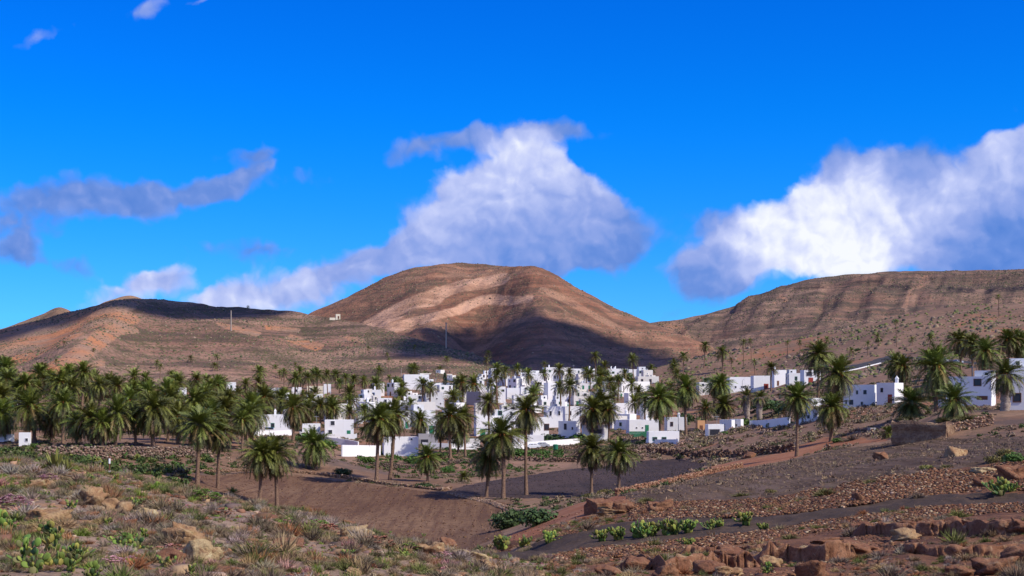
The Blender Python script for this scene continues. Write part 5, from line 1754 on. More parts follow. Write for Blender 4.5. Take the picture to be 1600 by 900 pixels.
def rough_block(x0, y0, z0, x1, y1, z1, seed, cuts=9, amp=0.34):
    bm = bmesh.new()
    bmesh.ops.create_cube(bm, size=1.0)
    bmesh.ops.subdivide_edges(bm, edges=bm.edges[:], cuts=cuts, use_grid_fill=True)
    for v in bm.verts:
        t = v.co + Vector((0.5, 0.5, 0.5))
        v.co = Vector((x0 + t.x * (x1 - x0), y0 + t.y * (y1 - y0), z0 + t.z * (z1 - z0)))
        k = fbm(np.array([v.co.x * 0.9 + seed, v.co.y * 0.9]), np.array([v.co.z * 0.9 + seed, v.co.z]), 3, seed)
        v.co.x += k[0] * amp
        v.co.y += k[1] * amp
        v.co.z += fbm(np.array([v.co.x * 0.7]), np.array([v.co.y * 0.7 + seed]), 3, seed)[0] * amp * (1.6 if t.z > 0.9 else 0.4)
    me = bpy.data.meshes.new('rough_block')
    bm.to_mesh(me)
    bm.free()
    return me


def part(name, me, mat, parent):
    me.materials.append(mat)
    return link(name, me, parent)


part('wall', rough_block(-cw / 2, -cd / 2, -0.8, cw / 2, -cd / 2 + 0.6, chh, 3), M_earth, cis)
part('wall', rough_block(-cw / 2, -cd / 2 + 0.7, -0.8, -cw / 2 + 0.6, cd / 2, chh * .95, 4), M_earth, cis)
part('wall', rough_block(cw / 2 - 0.6, -cd / 2 + 0.7, -0.8, cw / 2, cd / 2, chh * .9, 5), M_earth, cis)
part('roof_slab', rough_block(-cw / 2 + .62, -cd / 2 + .65, chh * 0.7, cw / 2 - .62, cd / 2, chh * 0.92, 6), M_earth, cis)

# ------------------------------------------------------------------ boulders and rock ledges
def rock_mat(name, a, b, dark, lich):
    m, t = new_mat(name)
    p = pos_of(t)
    n1, n2, n3 = t.noise(p, 1.2, 5, 0.65), t.noise(p, 5.0, 6, 0.7), t.noise(p, 2.6, 4, 0.6, 0.8)
    c = t.mix(t.mapr(n1, 0.38, 0.62), a, b)
    c = t.mix(t.mapr(n2, 0.5, 0.68, 0, 0.85), c, dark)
    c = t.mix(t.mapr(n3, 0.58, 0.66, 0, 0.75), c, lich)
    finish(t, c, 0.95, t.m('ADD', n2, n1), 0.12, 1.0, 0.1)
    return m


M_rock_y = rock_mat('ochre lichen rock', (0.30, 0.17, 0.085), (0.38, 0.25, 0.13), (0.14, 0.07, 0.042), (0.44, 0.34, 0.18))
M_rock_r = rock_mat('rusty rock', (0.19, 0.085, 0.048), (0.25, 0.125, 0.068), (0.075, 0.04, 0.03), (0.29, 0.19, 0.115))
M_rock_p = rock_mat('pale yellow rock', (0.36, 0.25, 0.13), (0.44, 0.33, 0.18), (0.2, 0.10, 0.055), (0.5, 0.42, 0.25))
BOULD = []
for i in range(7):
    v, f, c = rock_template(800 + i, 9, 0.62)
    v2, f2, c2 = rock_template(830 + i, 9, 0.5, 0.12)
    BOULD.append([mesh_np('boulder', v, f, M_rock_y, False), mesh_np('boulder', v2, f2, M_rock_r, False), mesh_np('boulder', v, f, M_rock_p, False)])
KIND = {'y': 0, 'r': 1, 'p': 2}


def boulder(u, v, w, h, k, label, flat=0.8, rot=None, sink=0.25):
    p = P3(u, v + h * 0.35)
    s = w * p.y / F / (1.8 if u < 820 else 1.65)
    o = link('boulder', random.choice(BOULD)[KIND[k]])
    o.location = p + Vector((0, s * 0.4, h * p.y / F * (0.34 - sink)))
    o.scale = (s, s * random.uniform(0.8, 1.1), h * p.y / F / 1.4)
    o.rotation_euler = (random.gauss(0, .15), random.gauss(0, .15), random.uniform(0, 6.28) if rot is None else rot)
    tag(o, label, 'boulder', 'boulders')
    return o


for a in [(68, 806, 66, 34, 'y', 'big ochre boulder with pale lichen beside the pink succulent on the left bank'),
          (142, 778, 50, 30, 'y', 'tan boulder split on top, upper left bank'),
          (182, 790, 44, 26, 'y', 'yellowish slanting boulder right of the split tan boulder'),
          (222, 802, 40, 22, 'p', 'pale yellow boulder beside a dark green prickly pear'),
          (135, 805, 34, 16, 'r', 'small orange boulder below the split tan boulder'),
          (285, 836, 70, 40, 'y', 'broad ochre outcrop in the middle of the left bank'),
          (312, 862, 52, 46, 'p', 'pale overhanging outcrop under the broad ochre outcrop'),
          (262, 868, 44, 22, 'r', 'reddish stone left of the pale overhanging outcrop'),
          (200, 818, 26, 16, 'r', 'round brown boulder among the scrub of the bank'),
          (345, 893, 36, 24, 'r', 'dark rusty boulder at the bottom edge of the left bank'),
          (60, 755, 44, 18, 'y', 'low tan rock in the scrub at the upper left'),
          (385, 856, 26, 12, 'y', 'small pinkish tan stone on the open bank'),
          (556, 832, 46, 26, 'p', 'pale yellow ledge on the crest of the bank beside the brown field'),
          (545, 818, 22, 14, 'r', 'orange lump above the pale yellow ledge on the crest'),
          (672, 858, 44, 26, 'y', 'tan rock on the crest near the field corner'),
          (735, 868, 50, 16, 'p', 'pale flat rock at the right end of the bank crest'),
          (700, 850, 26, 16, 'r', 'brown stone on the crest left of the pale flat rock'),
          (450, 848, 54, 14, 'r', 'reddish half-buried ledge on the open bank'),
          (552, 893, 28, 16, 'y', 'tan stone at the bottom edge below the bank'),
          (765, 884, 34, 18, 'y', 'tan stone at the lower right end of the bank'),
          (790, 890, 28, 14, 'r', 'brown stone beside the last tan stone of the bank')]:
    boulder(*a)
for a in [(940, 790, 50, 30, 'r', 'dark overhanging rock with a hollow on the red track'),
          (975, 792, 34, 24, 'r', 'rusty rock right of the dark hollow'),
          (1028, 792, 30, 22, 'r', 'orange-brown block in the stone bank'),
          (1045, 788, 20, 20, 'r', 'smaller split block beside the orange-brown block'),
          (960, 800, 44, 12, 'y', 'flat tan slab below the dark hollow'),
          (1540, 735, 44, 14, 'p', 'pale flat stone slab under the green bush at the right edge'),
          (1585, 738, 40, 34, 'r', 'brown blocky outcrop at the right edge under the pale slab'),
          (1545, 752, 36, 20, 'r', 'dark squared rock beside the outcrop at the right edge'),
          (1352, 823, 34, 20, 'r', 'first block of the ledge above the bare red earth, left end'),
          (1388, 827, 34, 22, 'y', 'tan block second in the ledge above the bare red earth'),
          (1420, 825, 30, 24, 'r', 'brown block third in the ledge above the bare red earth'),
          (1452, 822, 36, 26, 'r', 'squat block fourth in the ledge above the bare red earth'),
          (1490, 820, 40, 28, 'r', 'wide block in the middle right of the ledge'),
          (1530, 822, 44, 30, 'r', 'big cubic block near the right end of the ledge'),
          (1572, 820, 40, 28, 'r', 'rounded block at the right end of the ledge'),
          (1605, 824, 40, 26, 'r', 'block cut by the right edge of the picture'),
          (1415, 838, 46, 20, 'y', 'tan boulder lying below the left part of the ledge'),
          (1350, 856, 62, 18, 'r', 'long flat reddish ledge over a dark gap'),
          (1292, 846, 34, 10, 'r', 'small flat stone over the lower stone bank'),
          (1228, 868, 30, 28, 'p', 'pale yellow boulder in the lower right foreground'),
          (1255, 860, 36, 16, 'p', 'pale yellow slab beside the pale boulder'),
          (1205, 878, 30, 22, 'y', 'tan boulder left of the pale yellow boulder'),
          (1270, 890, 54, 40, 'r', 'large brown boulder at the bottom edge below the pale slab'),
          (1000, 884, 44, 26, 'r', 'squared brown rock at the bottom centre'),
          (1040, 892, 40, 24, 'r', 'brown rock right of the squared rock at the bottom'),
          (1075, 880, 50, 24, 'y', 'tan rock with a flat top at the bottom centre right'),
          (1110, 888, 44, 24, 'r', 'dark rock in the bottom row beside the tan flat rock'),
          (1150, 868, 60, 24, 'r', 'wide brown rock in the lower stone bank'),
          (1140, 892, 40, 20, 'y', 'ochre rock under the wide brown rock'),
          (1560, 885, 60, 36, 'r', 'dark fissured outcrop in the lower right corner'),
          (1600, 870, 50, 34, 'r', 'rusty outcrop at the right edge over the fissured one'),
          (1500, 895, 40, 18, 'r', 'low brown rock left of the fissured outcrop'),
          (950, 893, 36, 16, 'r', 'low rock at the bottom left of the squared brown rock')]:
    boulder(*a)
for a in [(1378, 712, 22, 18, 'r', 'brown stone heap on the grey ash slope'), (1500, 706, 34, 18, 'y', 'heap of tan stones and dry sticks on the ash slope'), (1342, 775, 16, 16, 'r', 'rusty block on top of the stone bank'), (1130, 718, 14, 8, 'p', 'white stone at the end of the black ash field'),
          (1172, 712, 18, 9, 'r', 'dark stone beside the red earth track')]:
    boulder(*a)

def earth_ledge(pts, h, dep, seed, label):
    """an eroded step of red earth and tuff: a fissured face with a crumbling lip, following the ground"""
    r_ = np.random.default_rng(seed)
    L = sum((b - a).length for a, b in zip(pts[:-1], pts[1:]))
    n = max(int(L / 0.11), 20)
    m = 12
    V, C = np.zeros((n, m, 3)), np.zeros((n, m, 3))
    for i in range(n):
        p = lerp_line(pts, i / (n - 1))
        s = i / (n - 1) * L
        end = min(1.0, min(i, n - 1 - i) / (n * 0.08))
        blk = float(vnoise(np.array([s / 0.55 + seed]), np.array([3.3]), seed)[0])
        fis = float(abs(fbm(np.array([s / 0.9]), np.array([seed * 1.7]), 3, seed + 2)[0]))
        hh = h * (0.65 + 0.6 * blk) * end
        for j in range(m):
            t = j / (m - 1)
            q = min(t / 0.6, 1.0)
            k = fbm(np.array([s * 1.6, s * 1.6 + 50]), np.array([t * 5 + seed, t * 5 + seed]), 4, seed)
            out = -0.22 * (1 - q) + 0.28 * float(k[0]) - 0.35 * max(0, 0.12 - fis) / 0.12 * (t < 0.65) * -1
            V[i, j] = (p.x, p.y + out + max(0.0, t - 0.6) / 0.4 * dep, p.z - 0.35 + (hh + 0.35) * q ** 0.8 - max(0.0, t - 0.6) / 0.4 * (hh * 0.85) + 0.1 * float(k[1]))
    I = np.arange(n * m).reshape(n, m)
    q = np.stack([I[:-1, :-1], I[1:, :-1], I[1:, 1:], I[:-1, 1:]], -1).reshape(-1, 4)
    o = link('earth_ledge', mesh_np('earth_ledge', V.reshape(-1, 3), q, M_ledge, False))
    tag(o, label, 'rock ledge', None, 'thing')


M_ledge = rock_mat('fissured red tuff', (0.21, 0.095, 0.052), (0.29, 0.15, 0.085), (0.085, 0.045, 0.032), (0.38, 0.24, 0.14))
earth_ledge(gl([(1330, 838), (1400, 838), (1480, 836), (1560, 835), (1680, 836)]), 0.75, 2.2, 41, 'long fissured ledge under the block row, right foreground')
earth_ledge(gl([(1180, 882), (1230, 880), (1290, 878), (1340, 872)]), 1.0, 2.4, 42, 'red tuff step behind the pale yellow boulder')
earth_ledge(gl([(960, 893), (1040, 894), (1120, 890), (1190, 886)]), 0.8, 2.0, 43, 'eroded brown step along the bottom centre')
earth_ledge(gl([(1400, 866), (1470, 870), (1540, 868), (1660, 862)]), 0.5, 1.6, 44, 'low crumbling step above the fissured outcrop in the lower right corner')
earth_ledge(gl([(1060, 868), (1120, 864), (1180, 862), (1240, 858)]), 0.45, 1.4, 45, 'low step of brown tuff inside the lower stone bank')

# ------------------------------------------------------------------ prickly pears, succulents, bushes
def pear_mesh(seed, npads, spread=1.0, low=False):
    """a clump of flat oval pads growing out of one another; pads about a quarter of a metre"""
    r_ = random.Random(seed)
    V, Fc, C = [], [], []
    pads = []

    def pad(o, up, nrm, s):
        w, h, th = s * 0.42, s * 0.56, s * 0.075
        sd = up.cross(nrm).normalized()
        b = len(V)
        col = np.array(r_.choice([(0.085, 0.15, 0.028), (0.12, 0.19, 0.03), (0.18, 0.23, 0.04), (0.055, 0.11, 0.03), (0.27, 0.26, 0.05), (0.15, 0.15, 0.05)])) * r_.uniform(0.75, 1.2)
        n = 10
        c = o + up * h
        for layer, (k, z) in enumerate(((0.78, 1), (1.0, 0), (0.78, -1))):
            for i in range(n):
                a = 2 * math.pi * i / n
                tp = 1 - 0.22 * math.cos(a + math.pi) * 0 - (0.25 if math.sin(a) < -0.5 else 0)
                V.append(c + sd * (math.cos(a) * w * k * tp) + up * (math.sin(a) * h * k) + nrm * (th * z))
                C.append(col * (1.15 if layer == 1 else 1))
        for z, l0 in ((1, 0), (-1, 2)):
            V.append(c + nrm * th * 1.25 * z)
            C.append(col)
        for i in range(n):
            j = (i + 1) % n
            Fc.extend([(b + i, b + j, b + 3 * n), (b + 2 * n + j, b + 2 * n + i, b + 3 * n + 1), (b + i, b + n + i, b + n + j), (b + i, b + n + j, b + j), (b + n + i, b + 2 * n + i, b + 2 * n + j), (b + n + i, b + 2 * n + j, b + n + j)])
        pads.append((c, up, nrm, sd, w, h, s))

    roots = max(2, npads // 6)
    px_, py_ = 0.0, 0.0
    for i in range(roots):
        a = r_.uniform(0, 6.28)
        if i:
            c0 = r_.choice(pads)[0]
            px_, py_ = c0.x + math.cos(a) * 0.13, c0.y + math.sin(a) * 0.13
            if math.hypot(px_, py_) > 0.62 * spread:
                px_, py_ = px_ * .5, py_ * .5
        nrm = Vector((math.cos(a), math.sin(a), r_.uniform(-.2, .2))).normalized()
        up = Vector((r_.gauss(0, .35), r_.gauss(0, .35), 1)).normalized()
        pad(Vector((px_, py_, -0.05)), up, nrm, r_.uniform(0.28, 0.4))
    while len(pads) < npads:
        c, up, nrm, sd, w, h, s = r_.choice(pads[-max(8, roots * 2):])
        if c.z > (0.62 if low else 1.3):
            c, up, nrm, sd, w, h, s = r_.choice(pads[:roots])
        a = r_.uniform(-1.0, 1.0)
        o = c + sd * (math.sin(a) * w * 0.95) + up * (math.cos(a) * h * 0.95)
        nu = (up * math.cos(a) + sd * math.sin(a) + Vector((r_.gauss(0, .25), r_.gauss(0, .25), 0.25))).normalized()
        b_ = r_.uniform(0, 6.28)
        nn = (nrm + Vector((math.cos(b_), math.sin(b_), 0)) * 0.8)
        nn = (nn - nu * nn.dot(nu)).normalized()
        pad(o, nu, nn, s * r_.uniform(0.75, 1.0))
    return mesh_np('prickly_pear', np.array([v[:] for v in V]), np.array(Fc), M_leaf, True, np.array(C))


PEAR = [pear_mesh(900 + i, 26 + 6 * (i % 4), 1.3 + 0.3 * (i % 3), True) for i in range(6)]
PEARL = [pear_mesh(920 + i, 90, 2.2, True) for i in range(4)]


def plant(name, me, u, v, size, label, cat, group=None, Y=None, zs=1.0, sink=0.04):
    p = P3(u, v, Y)
    o = link(name, me)
    o.location = p - Vector((0, 0, sink))
    o.scale = (size, size, size * zs)
    o.rotation_euler.z = random.uniform(0, 6.28)
    return tag(o, label, cat, group)


for (u, v, s, lab) in [(12, 832, 1.5, 'lime-green prickly pear at the left edge below the pink succulent'), (30, 880, 1.7, 'large prickly pear at the bottom left corner'), (70, 872, 1.6, 'prickly pear with big round pads beside the left corner clump'), (92, 846, 1.3, 'prickly pear with yellowing pads above the bottom left clumps'),
                       (52, 896, 1.2, 'low prickly pear at the bottom edge, far left'), (108, 892, 1.3, 'upright dark prickly pear at the bottom edge'), (128, 876, 1.0, 'small dark green prickly pear right of the left corner clumps'), (105, 795, 0.9, 'prickly pear beside the big ochre boulder'),
                       (78, 778, 0.8, 'small bright prickly pear above the big ochre boulder'), (210, 790, 0.9, 'dark green prickly pear in the hollow by the pale yellow boulder'), (188, 856, 1.0, 'flat bright green prickly pear in the middle of the bank'), (208, 862, 1.0, 'prickly pear right of the flat bright one'),
                       (230, 840, 0.8, 'small prickly pear over the broad ochre outcrop'), (165, 822, 0.8, 'thin prickly pear with a yellow pad'), (252, 886, 0.8, 'small prickly pear below the reddish stone'), (140, 905, 0.9, 'prickly pear cut by the bottom edge'),
                       (330, 858, 0.7, 'small bluish prickly pear beside the pale overhanging outcrop'), (295, 898, 0.8, 'yellow-green prickly pear at the bottom edge near the rusty boulder'), (8, 755, 0.8, 'prickly pear at the left edge of the upper bank'), (148, 752, 0.9, 'prickly pear on the upper bank beside dry scrub'),
                       (178, 752, 0.9, 'prickly pear on the crest above the split boulder'), (250, 765, 0.8, 'prickly pear on the crest near the field path'), (610, 833, 0.7, 'prickly pear on the crest before the brown field'), (660, 838, 0.9, 'pale green prickly pear standing up against the brown field'),
                       (540, 870, 0.7, 'small prickly pear in the middle of the lower bank'), (630, 870, 0.8, 'yellowish prickly pear on the lower bank'), (752, 862, 0.8, 'bright prickly pear at the right end of the bank'), (795, 874, 0.7, 'small prickly pear below the right end of the bank'),
                       (730, 890, 0.7, 'yellow-green prickly pear near the bottom centre'), (490, 835, 0.7, 'low green prickly pear on the bank crest'), (1196, 895, 0.9, 'bright green prickly pear at the bottom edge among the rocks'), (842, 892, 0.7, 'small prickly pear at the bottom among tan stones')]:
    plant('prickly_pear', random.choice(PEAR), u, v, s * 0.56, lab, 'cactus', 'prickly pears on the left bank')
# the row on the gravel terrace
for i, (u, v, s, lab) in enumerate([(940, 846, 1.0, 'low prickly pear clump at the left end of the terrace row'), (968, 843, 1.1, 'second prickly pear clump from the left in the terrace row'), (995, 840, 1.25, 'broad prickly pear clump in the middle of the terrace row'), (1022, 837, 1.25, 'fourth prickly pear clump from the left in the terrace row'),
                                    (1048, 835, 1.3, 'tallest prickly pear clump of the terrace row'), (1073, 832, 1.1, 'prickly pear clump at the right end of the terrace row'), (1108, 826, 0.7, 'lone small prickly pear right of the terrace row'), (1125, 822, 0.7, 'pair-sized prickly pear under the stone bank'),
                                    (1165, 820, 1.1, 'wide prickly pear below the stone bank, right of the row'), (1195, 830, 0.7, 'small prickly pear in the lower stones right of the row'), (788, 858, 1.2, 'prickly pear clump left of the terrace at the field corner'), (818, 854, 1.0, 'prickly pear clump beside the field corner one'), (858, 848, 1.1, 'prickly pear clump right of the field corner, before the terrace'),
                                    (1075, 855, 0.7, 'small prickly pear in the lower stone bank'), (1556, 772, 1.25, 'bright green prickly pear on the gravel terrace at the right'), (1582, 768, 0.8, 'prickly pear at the right edge of the gravel terrace')]):
    plant('prickly_pear', PEARL[i % 4], u, v, s * 0.98, lab, 'cactus', 'prickly pears on the right terraces')


def mesh_of(name, tmpl, col, mat, var=0.0):
    v, f, c = tmpl
    return mesh_np(name, v, f, mat, False, c * np.array(col))


BUSHD = [mesh_of('leafy_bush', leaf_template(900, 940 + i, 0.13), (0.045, 0.075, 0.022), M_leaf) for i in range(3)]
BUSHG = [mesh_of('leafy_bush', leaf_template(700, 944 + i, 0.15), (0.06, 0.115, 0.018), M_leaf) for i in range(3)]
BUSHY = [mesh_of('leafy_bush', leaf_template(520, 948 + i, 0.13, 0.8), (0.17, 0.155, 0.04), M_leaf) for i in range(3)]
BUSHT = [mesh_of('dry_bush', twig_template(420, 952 + i, 0.035, 0.85), (0.21, 0.155, 0.115), M_scrub) for i in range(3)]
BUSHO = [mesh_of('dry_bush', twig_template(420, 956 + i, 0.035, 0.85), (0.15, 0.14, 0.055), M_scrub) for i in range(3)]
for (kind, u, v, wpx, zs, lab) in [
    ('D', 797, 824, 66, 1.05, 'dark green leafy bush at the corner of the brown field, left one'), ('D', 840, 820, 74, 0.85, 'wide dark green bush at the corner of the brown field, right one'), ('D', 778, 812, 26, .9, 'small dark bush behind the corner bushes'),
    ('D', 662, 762, 36, .55, 'low dark green bush at the foot of the short field palm'), ('D', 536, 741, 34, .7, 'low dark bush on the far edge of the brown field'), ('G', 700, 738, 26, .7, 'green bush before the dark stone wall'), ('G', 645, 724, 34, .8, 'bright green garden bush before the blank white building'),
    ('G', 575, 724, 30, .8, 'bright green bush under the pair of front palms'), ('G', 760, 735, 40, .6, 'long green garden bush behind the black field'), ('G', 805, 712, 50, .5, 'bright green vegetable patch bush left of the parked cars'),
    ('Y', 925, 776, 30, .6, 'yellow-green bush at the foot of the field palm by the red track'), ('Y', 945, 772, 32, .7, 'yellowish rounded bush between the last two field palms'), ('Y', 1448, 732, 28, .7, 'yellow-green cushion bush on the ash slope'), ('Y', 1205, 770, 24, .8, 'yellow-green bush at the left on top of the stone bank'),
    ('O', 1290, 773, 44, .8, 'rounded olive bush on top of the long stone bank'), ('O', 1362, 756, 34, .8, 'greyish bush on the stone bank right of the olive bush'), ('T', 1435, 778, 36, .9, 'grey twiggy bush at the foot of the long stone bank'), ('T', 1330, 836, 40, 1.1, 'silvery dead bush in the lower stone bank'),
    ('O', 1235, 842, 40, .7, 'olive-brown bush in the lower stones'), ('O', 1480, 730, 30, .6, 'flat olive bush above the stone bank'), ('O', 1010, 784, 34, .8, 'olive bush crowning the left end of the stone bank'), ('T', 940, 782, 56, .5, 'dry mat of scrub roofing the dark rock hollow'), ('O', 1160, 775, 40, .5, 'dry olive bush at the edge of the ash slope'),
    ('Y', 1552, 722, 36, .9, 'yellow-green bush left of the bright bush at the right edge'), ('G', 1585, 722, 44, .9, 'bright green leafy bush at the right edge'), ('Y', 1570, 712, 36, .9, 'olive-yellow bush behind the bright bush at the right edge'),
    ('T', 1408, 836, 30, .6, 'dry bush beside the block ledge'), ('T', 1480, 815, 36, .8, 'brown dry bush over the block ledge'), ('T', 1376, 870, 44, .8, 'twiggy dry bush in the bare red earth of the lower right'), ('T', 1430, 885, 40, .7, 'dead brown bush in the lower right foreground'), ('T', 1310, 880, 46, .9, 'dry tuft beside the large brown boulder'),
    ('T', 912, 880, 40, .7, 'grey bush above the low rocks at the bottom'), ('O', 1390, 828, 26, .6, 'little olive bush in front of the ledge blocks'),
    ('D', 1128, 645, 30, .9, 'dark green garden tree-bush behind the short palms'), ('G', 1160, 668, 46, .7, 'bright green rounded hedge bush beneath the shaggy fan palms'), ('G', 1130, 680, 20, .8, 'green bush between the outbuildings'), ('G', 1014, 692, 24, .8, 'green bush at the foot of the tall front palm'), ('D', 1000, 696, 20, .9, 'dark round bush left of the tall front palm'),
    ('D', 1072, 660, 32, 1.1, 'dark grey-green tree-bush beside the tall right front palm'), ('D', 996, 630, 22, 1.1, 'round dark green tree before the blank terrace house'), ('G', 905, 690, 40, .8, 'green round bush under the pale cubic house'), ('D', 860, 690, 54, .5, 'long dark hedge below the tall white houses'),
    ('D', 832, 586, 40, .35, 'dark flat hedge on a roof terrace at the top of the village'), ('D', 590, 604, 24, .8, 'dark bush above the porch house'), ('D', 700, 600, 20, .9, 'dark bush beside the tall fir'), ('G', 800, 600, 16, 1., 'yellow-green bush beside the violet-shaded cube house'), ('D', 1195, 640, 70, .6, 'dark garden thicket behind the shaggy fan palms'), ('D', 1225, 645, 50, .7, 'dark thicket left of the blue-shaded shed'),
    ('D', 460, 600, 26, .8, 'dark garden bush above the left grove'), ('G', 510, 700, 40, .7, 'dense green bushes beside the garden wall'), ('G', 480, 690, 50, .6, 'bright green hedge on the slope under the garden house'), ('O', 1420, 656, 44, .6, 'yellowish bush along the top of the cistern'), ('O', 1475, 658, 36, .7, 'round olive bush at the right end of the cistern'), ('O', 1510, 656, 50, .5, 'long olive bush above the sunlit stone wall'),
    ('D', 1373, 534, 14, .9, 'dark round bush on the right hillside beside a slim palm'), ('D', 1340, 548, 12, .8, 'small dark bush on the right hillside'), ('G', 1312, 690, 30, .6, 'agave-green bush at the foot of the right field palm'), ('T', 1330, 688, 40, .6, 'dry bush beside the pale track end'), ('D', 1108, 596, 26, .6, 'dark bush by the long farmhouse'), ('G', 56, 701, 26, .8, 'green bush hiding the foot of the little white hut'), ('Y', 46, 702, 16, .8, 'small yellow-flowered bush before the little white hut')]:
    me = random.choice({'D': BUSHD, 'G': BUSHG, 'Y': BUSHY, 'T': BUSHT, 'O': BUSHO}[kind])
    p = P3(u, v)
    plant('dry_bush' if kind in 'TO' else 'leafy_bush', me, u, v, wpx * p.y / F * 0.5, lab, 'bush', 'bushes', zs=zs, sink=0.1)
# purple bougainvillea at the white wall
plant('flowering_bush', mesh_of('flowering_bush', leaf_template(420, 961, 0.16), (0.20, 0.025, 0.11), M_leaf), 583, 703, 1.5, 'purple bougainvillea spilling over the white front wall', 'bush', zs=1.2)


def rosettes(seed, n, col):
    r_ = random.Random(seed)
    V, Fc, C = [], [], []
    for i in range(n):
        a, d = r_.uniform(0, 6.28), math.sqrt(r_.random()) * 0.9
        c = np.array([math.cos(a) * d, math.sin(a) * d, 0.55 * (1 - d * d) + r_.uniform(0, .1)])
        k = r_.uniform(0.7, 1.3)
        s = r_.uniform(0.09, 0.17)
        for j in range(9):
            t = j * 0.698 + r_.random()
            o = np.array([math.cos(t), math.sin(t), 0.55]) * s
            sd = np.array([-math.sin(t), math.cos(t), 0]) * s * 0.4
            b = len(V)
            V += [c, c + o * .6 - sd, c + o, c + o * .6 + sd]
            C += [np.array(col) * k * 0.8] + [np.array(col) * k] * 3
            Fc += [(b, b + 1, b + 2), (b, b + 2, b + 3)]
        # stem
        b = len(V)
        V += [c, c + np.array([0.02, 0, 0]), np.array([c[0] * .4, c[1] * .4, -0.05])]
        C += [np.array((0.12, 0.08, 0.06))] * 3
        Fc.append((b, b + 1, b + 2))
    return mesh_np('succulent', np.array(V), np.array(Fc), M_leaf, False, np.array(C))


PINK = [rosettes(970 + i, 70, (0.45, 0.24, 0.27)) for i in range(2)]
GRNS = [rosettes(974 + i, 46, (0.15, 0.25, 0.04)) for i in range(2)]
REDS = [rosettes(978 + i, 46, (0.34, 0.14, 0.09)) for i in range(2)]
for (ms, u, v, w, lab) in [(PINK, 18, 792, 62, 'dusty pink succulent cushion at the left edge of the bank'), (PINK, 75, 752, 40, 'pink succulent on the upper left bank'), (PINK, 50, 782, 26, 'small pink succulent next to the big ochre boulder'), (PINK, 175, 882, 48, 'pink succulents spread low near the bottom of the left bank'), (PINK, 205, 876, 30, 'pink succulent patch between prickly pears at the bottom'),
                          (REDS, 350, 805, 40, 'red-tinged succulent on the right side of the bank'), (REDS, 590, 855, 60, 'rusty red succulent mat on the lower bank'), (REDS, 515, 830, 40, 'pinkish red succulent mat near the crest'), (GRNS, 320, 782, 60, 'bright green leafy succulent on the crest beside the field palms'), (GRNS, 300, 775, 36, 'small green succulent left of the bright crest one'),
                          (GRNS, 498, 824, 44, 'green leafy succulent on the crest before the brown field'), (GRNS, 640, 862, 46, 'green succulent on the lower part of the bank'), (GRNS, 450, 816, 30, 'little green succulent on the crest near the lone palms'), (GRNS, 195, 848, 50, 'spreading bright green succulent in the middle of the bank'), (REDS, 275, 858, 30, 'reddish succulent over the outcrop'), (PINK, 690, 872, 40, 'pinkish succulent near the right end of the bank')]:
    p = P3(u, v)
    plant('succulent', random.choice(ms), u, v, w * p.y / F * 0.5, lab, 'succulent', 'succulents on the left bank')


# agave on the upper left bank, and one beside the green belt palms
def agave(u, v, h, label):
    p = P3(u, v)
    r_ = random.Random(int(u))
    V, Fc, C = [], [], []
    for i in range(26):
        a = i * 2.4
        e = R(r_.uniform(25, 85))
        L = h * r_.uniform(0.8, 1.1)
        d = Vector((math.cos(e) * math.cos(a), math.cos(e) * math.sin(a), math.sin(e)))
        s = Vector((-math.sin(a), math.cos(a), 0)) * h * 0.075
        n = s.cross(d).normalized() * h * 0.02
        b = len(V)
        V += [s * -.7, s * .7, d * L * .5 - s + n, d * L * .5 + s + n, d * L]
        k = np.array((0.20, 0.21, 0.05)) * r_.uniform(.6, 1.2)
        C += [k] * 5
        Fc += [(b, b + 1, b + 3), (b, b + 3, b + 2), (b + 2, b + 3, b + 4)]
    o = link('agave', mesh_np('agave', np.array([q[:] for q in V]), np.array(Fc), M_leaf, False, np.array(C)), None, p)
    tag(o, label, 'agave', 'agaves')


agave(86, 735, 1.4, 'spiky yellow-green agave on the skyline of the left bank')
agave(105, 738, 0.9, 'smaller half-dry agave beside the spiky one on the bank')

# the tall dark fir in the village and a few other trees
def fir(u, v, hpx, label):
    p = P3(u, v)
    h = hpx * p.y / F
    o = thing('fir_tree', label, 'tree', p)
    mb = MB()
    mb.tube([(0, 0, -0.5), (0, 0, h * .5), (0, 0, h)], [0.25, 0.16, 0.04], 8)
    mb.build('trunk', M_trunk, o, True)
    r_ = np.random.default_rng(5)
    V, Fc, C = [], [], []
    for i in range(1500):
        t = r_.uniform(0.12, 1.0)
        tier = 0.55 + 0.45 * abs(math.sin(t * 22))
        rr = (1 - t) * h * 0.26 * tier + 0.15
        a = r_.uniform(0, 6.28)
        q = np.array([math.cos(a) * rr * r_.uniform(.3, 1), math.sin(a) * rr * r_.uniform(.3, 1), t * h - rr * .15])
        d = np.array([math.cos(a), math.sin(a), -0.25]) * 0.5
        s = np.array([-math.sin(a), math.cos(a), r_.normal(0, .5)]) * 0.13
        b = len(V)
        V += [q - s, q + s, q + d]
        k = np.array((0.028, 0.055, 0.022)) * r_.uniform(.6, 1.4)
        C += [k] * 3
        Fc.append((b, b + 1, b + 2))
    link('crown', mesh_np('fir_crown', np.array(V), np.array(Fc), M_leaf, False, np.array(C)), o)


fir(695, 622, 40, 'tall dark tiered fir among the upper white houses')


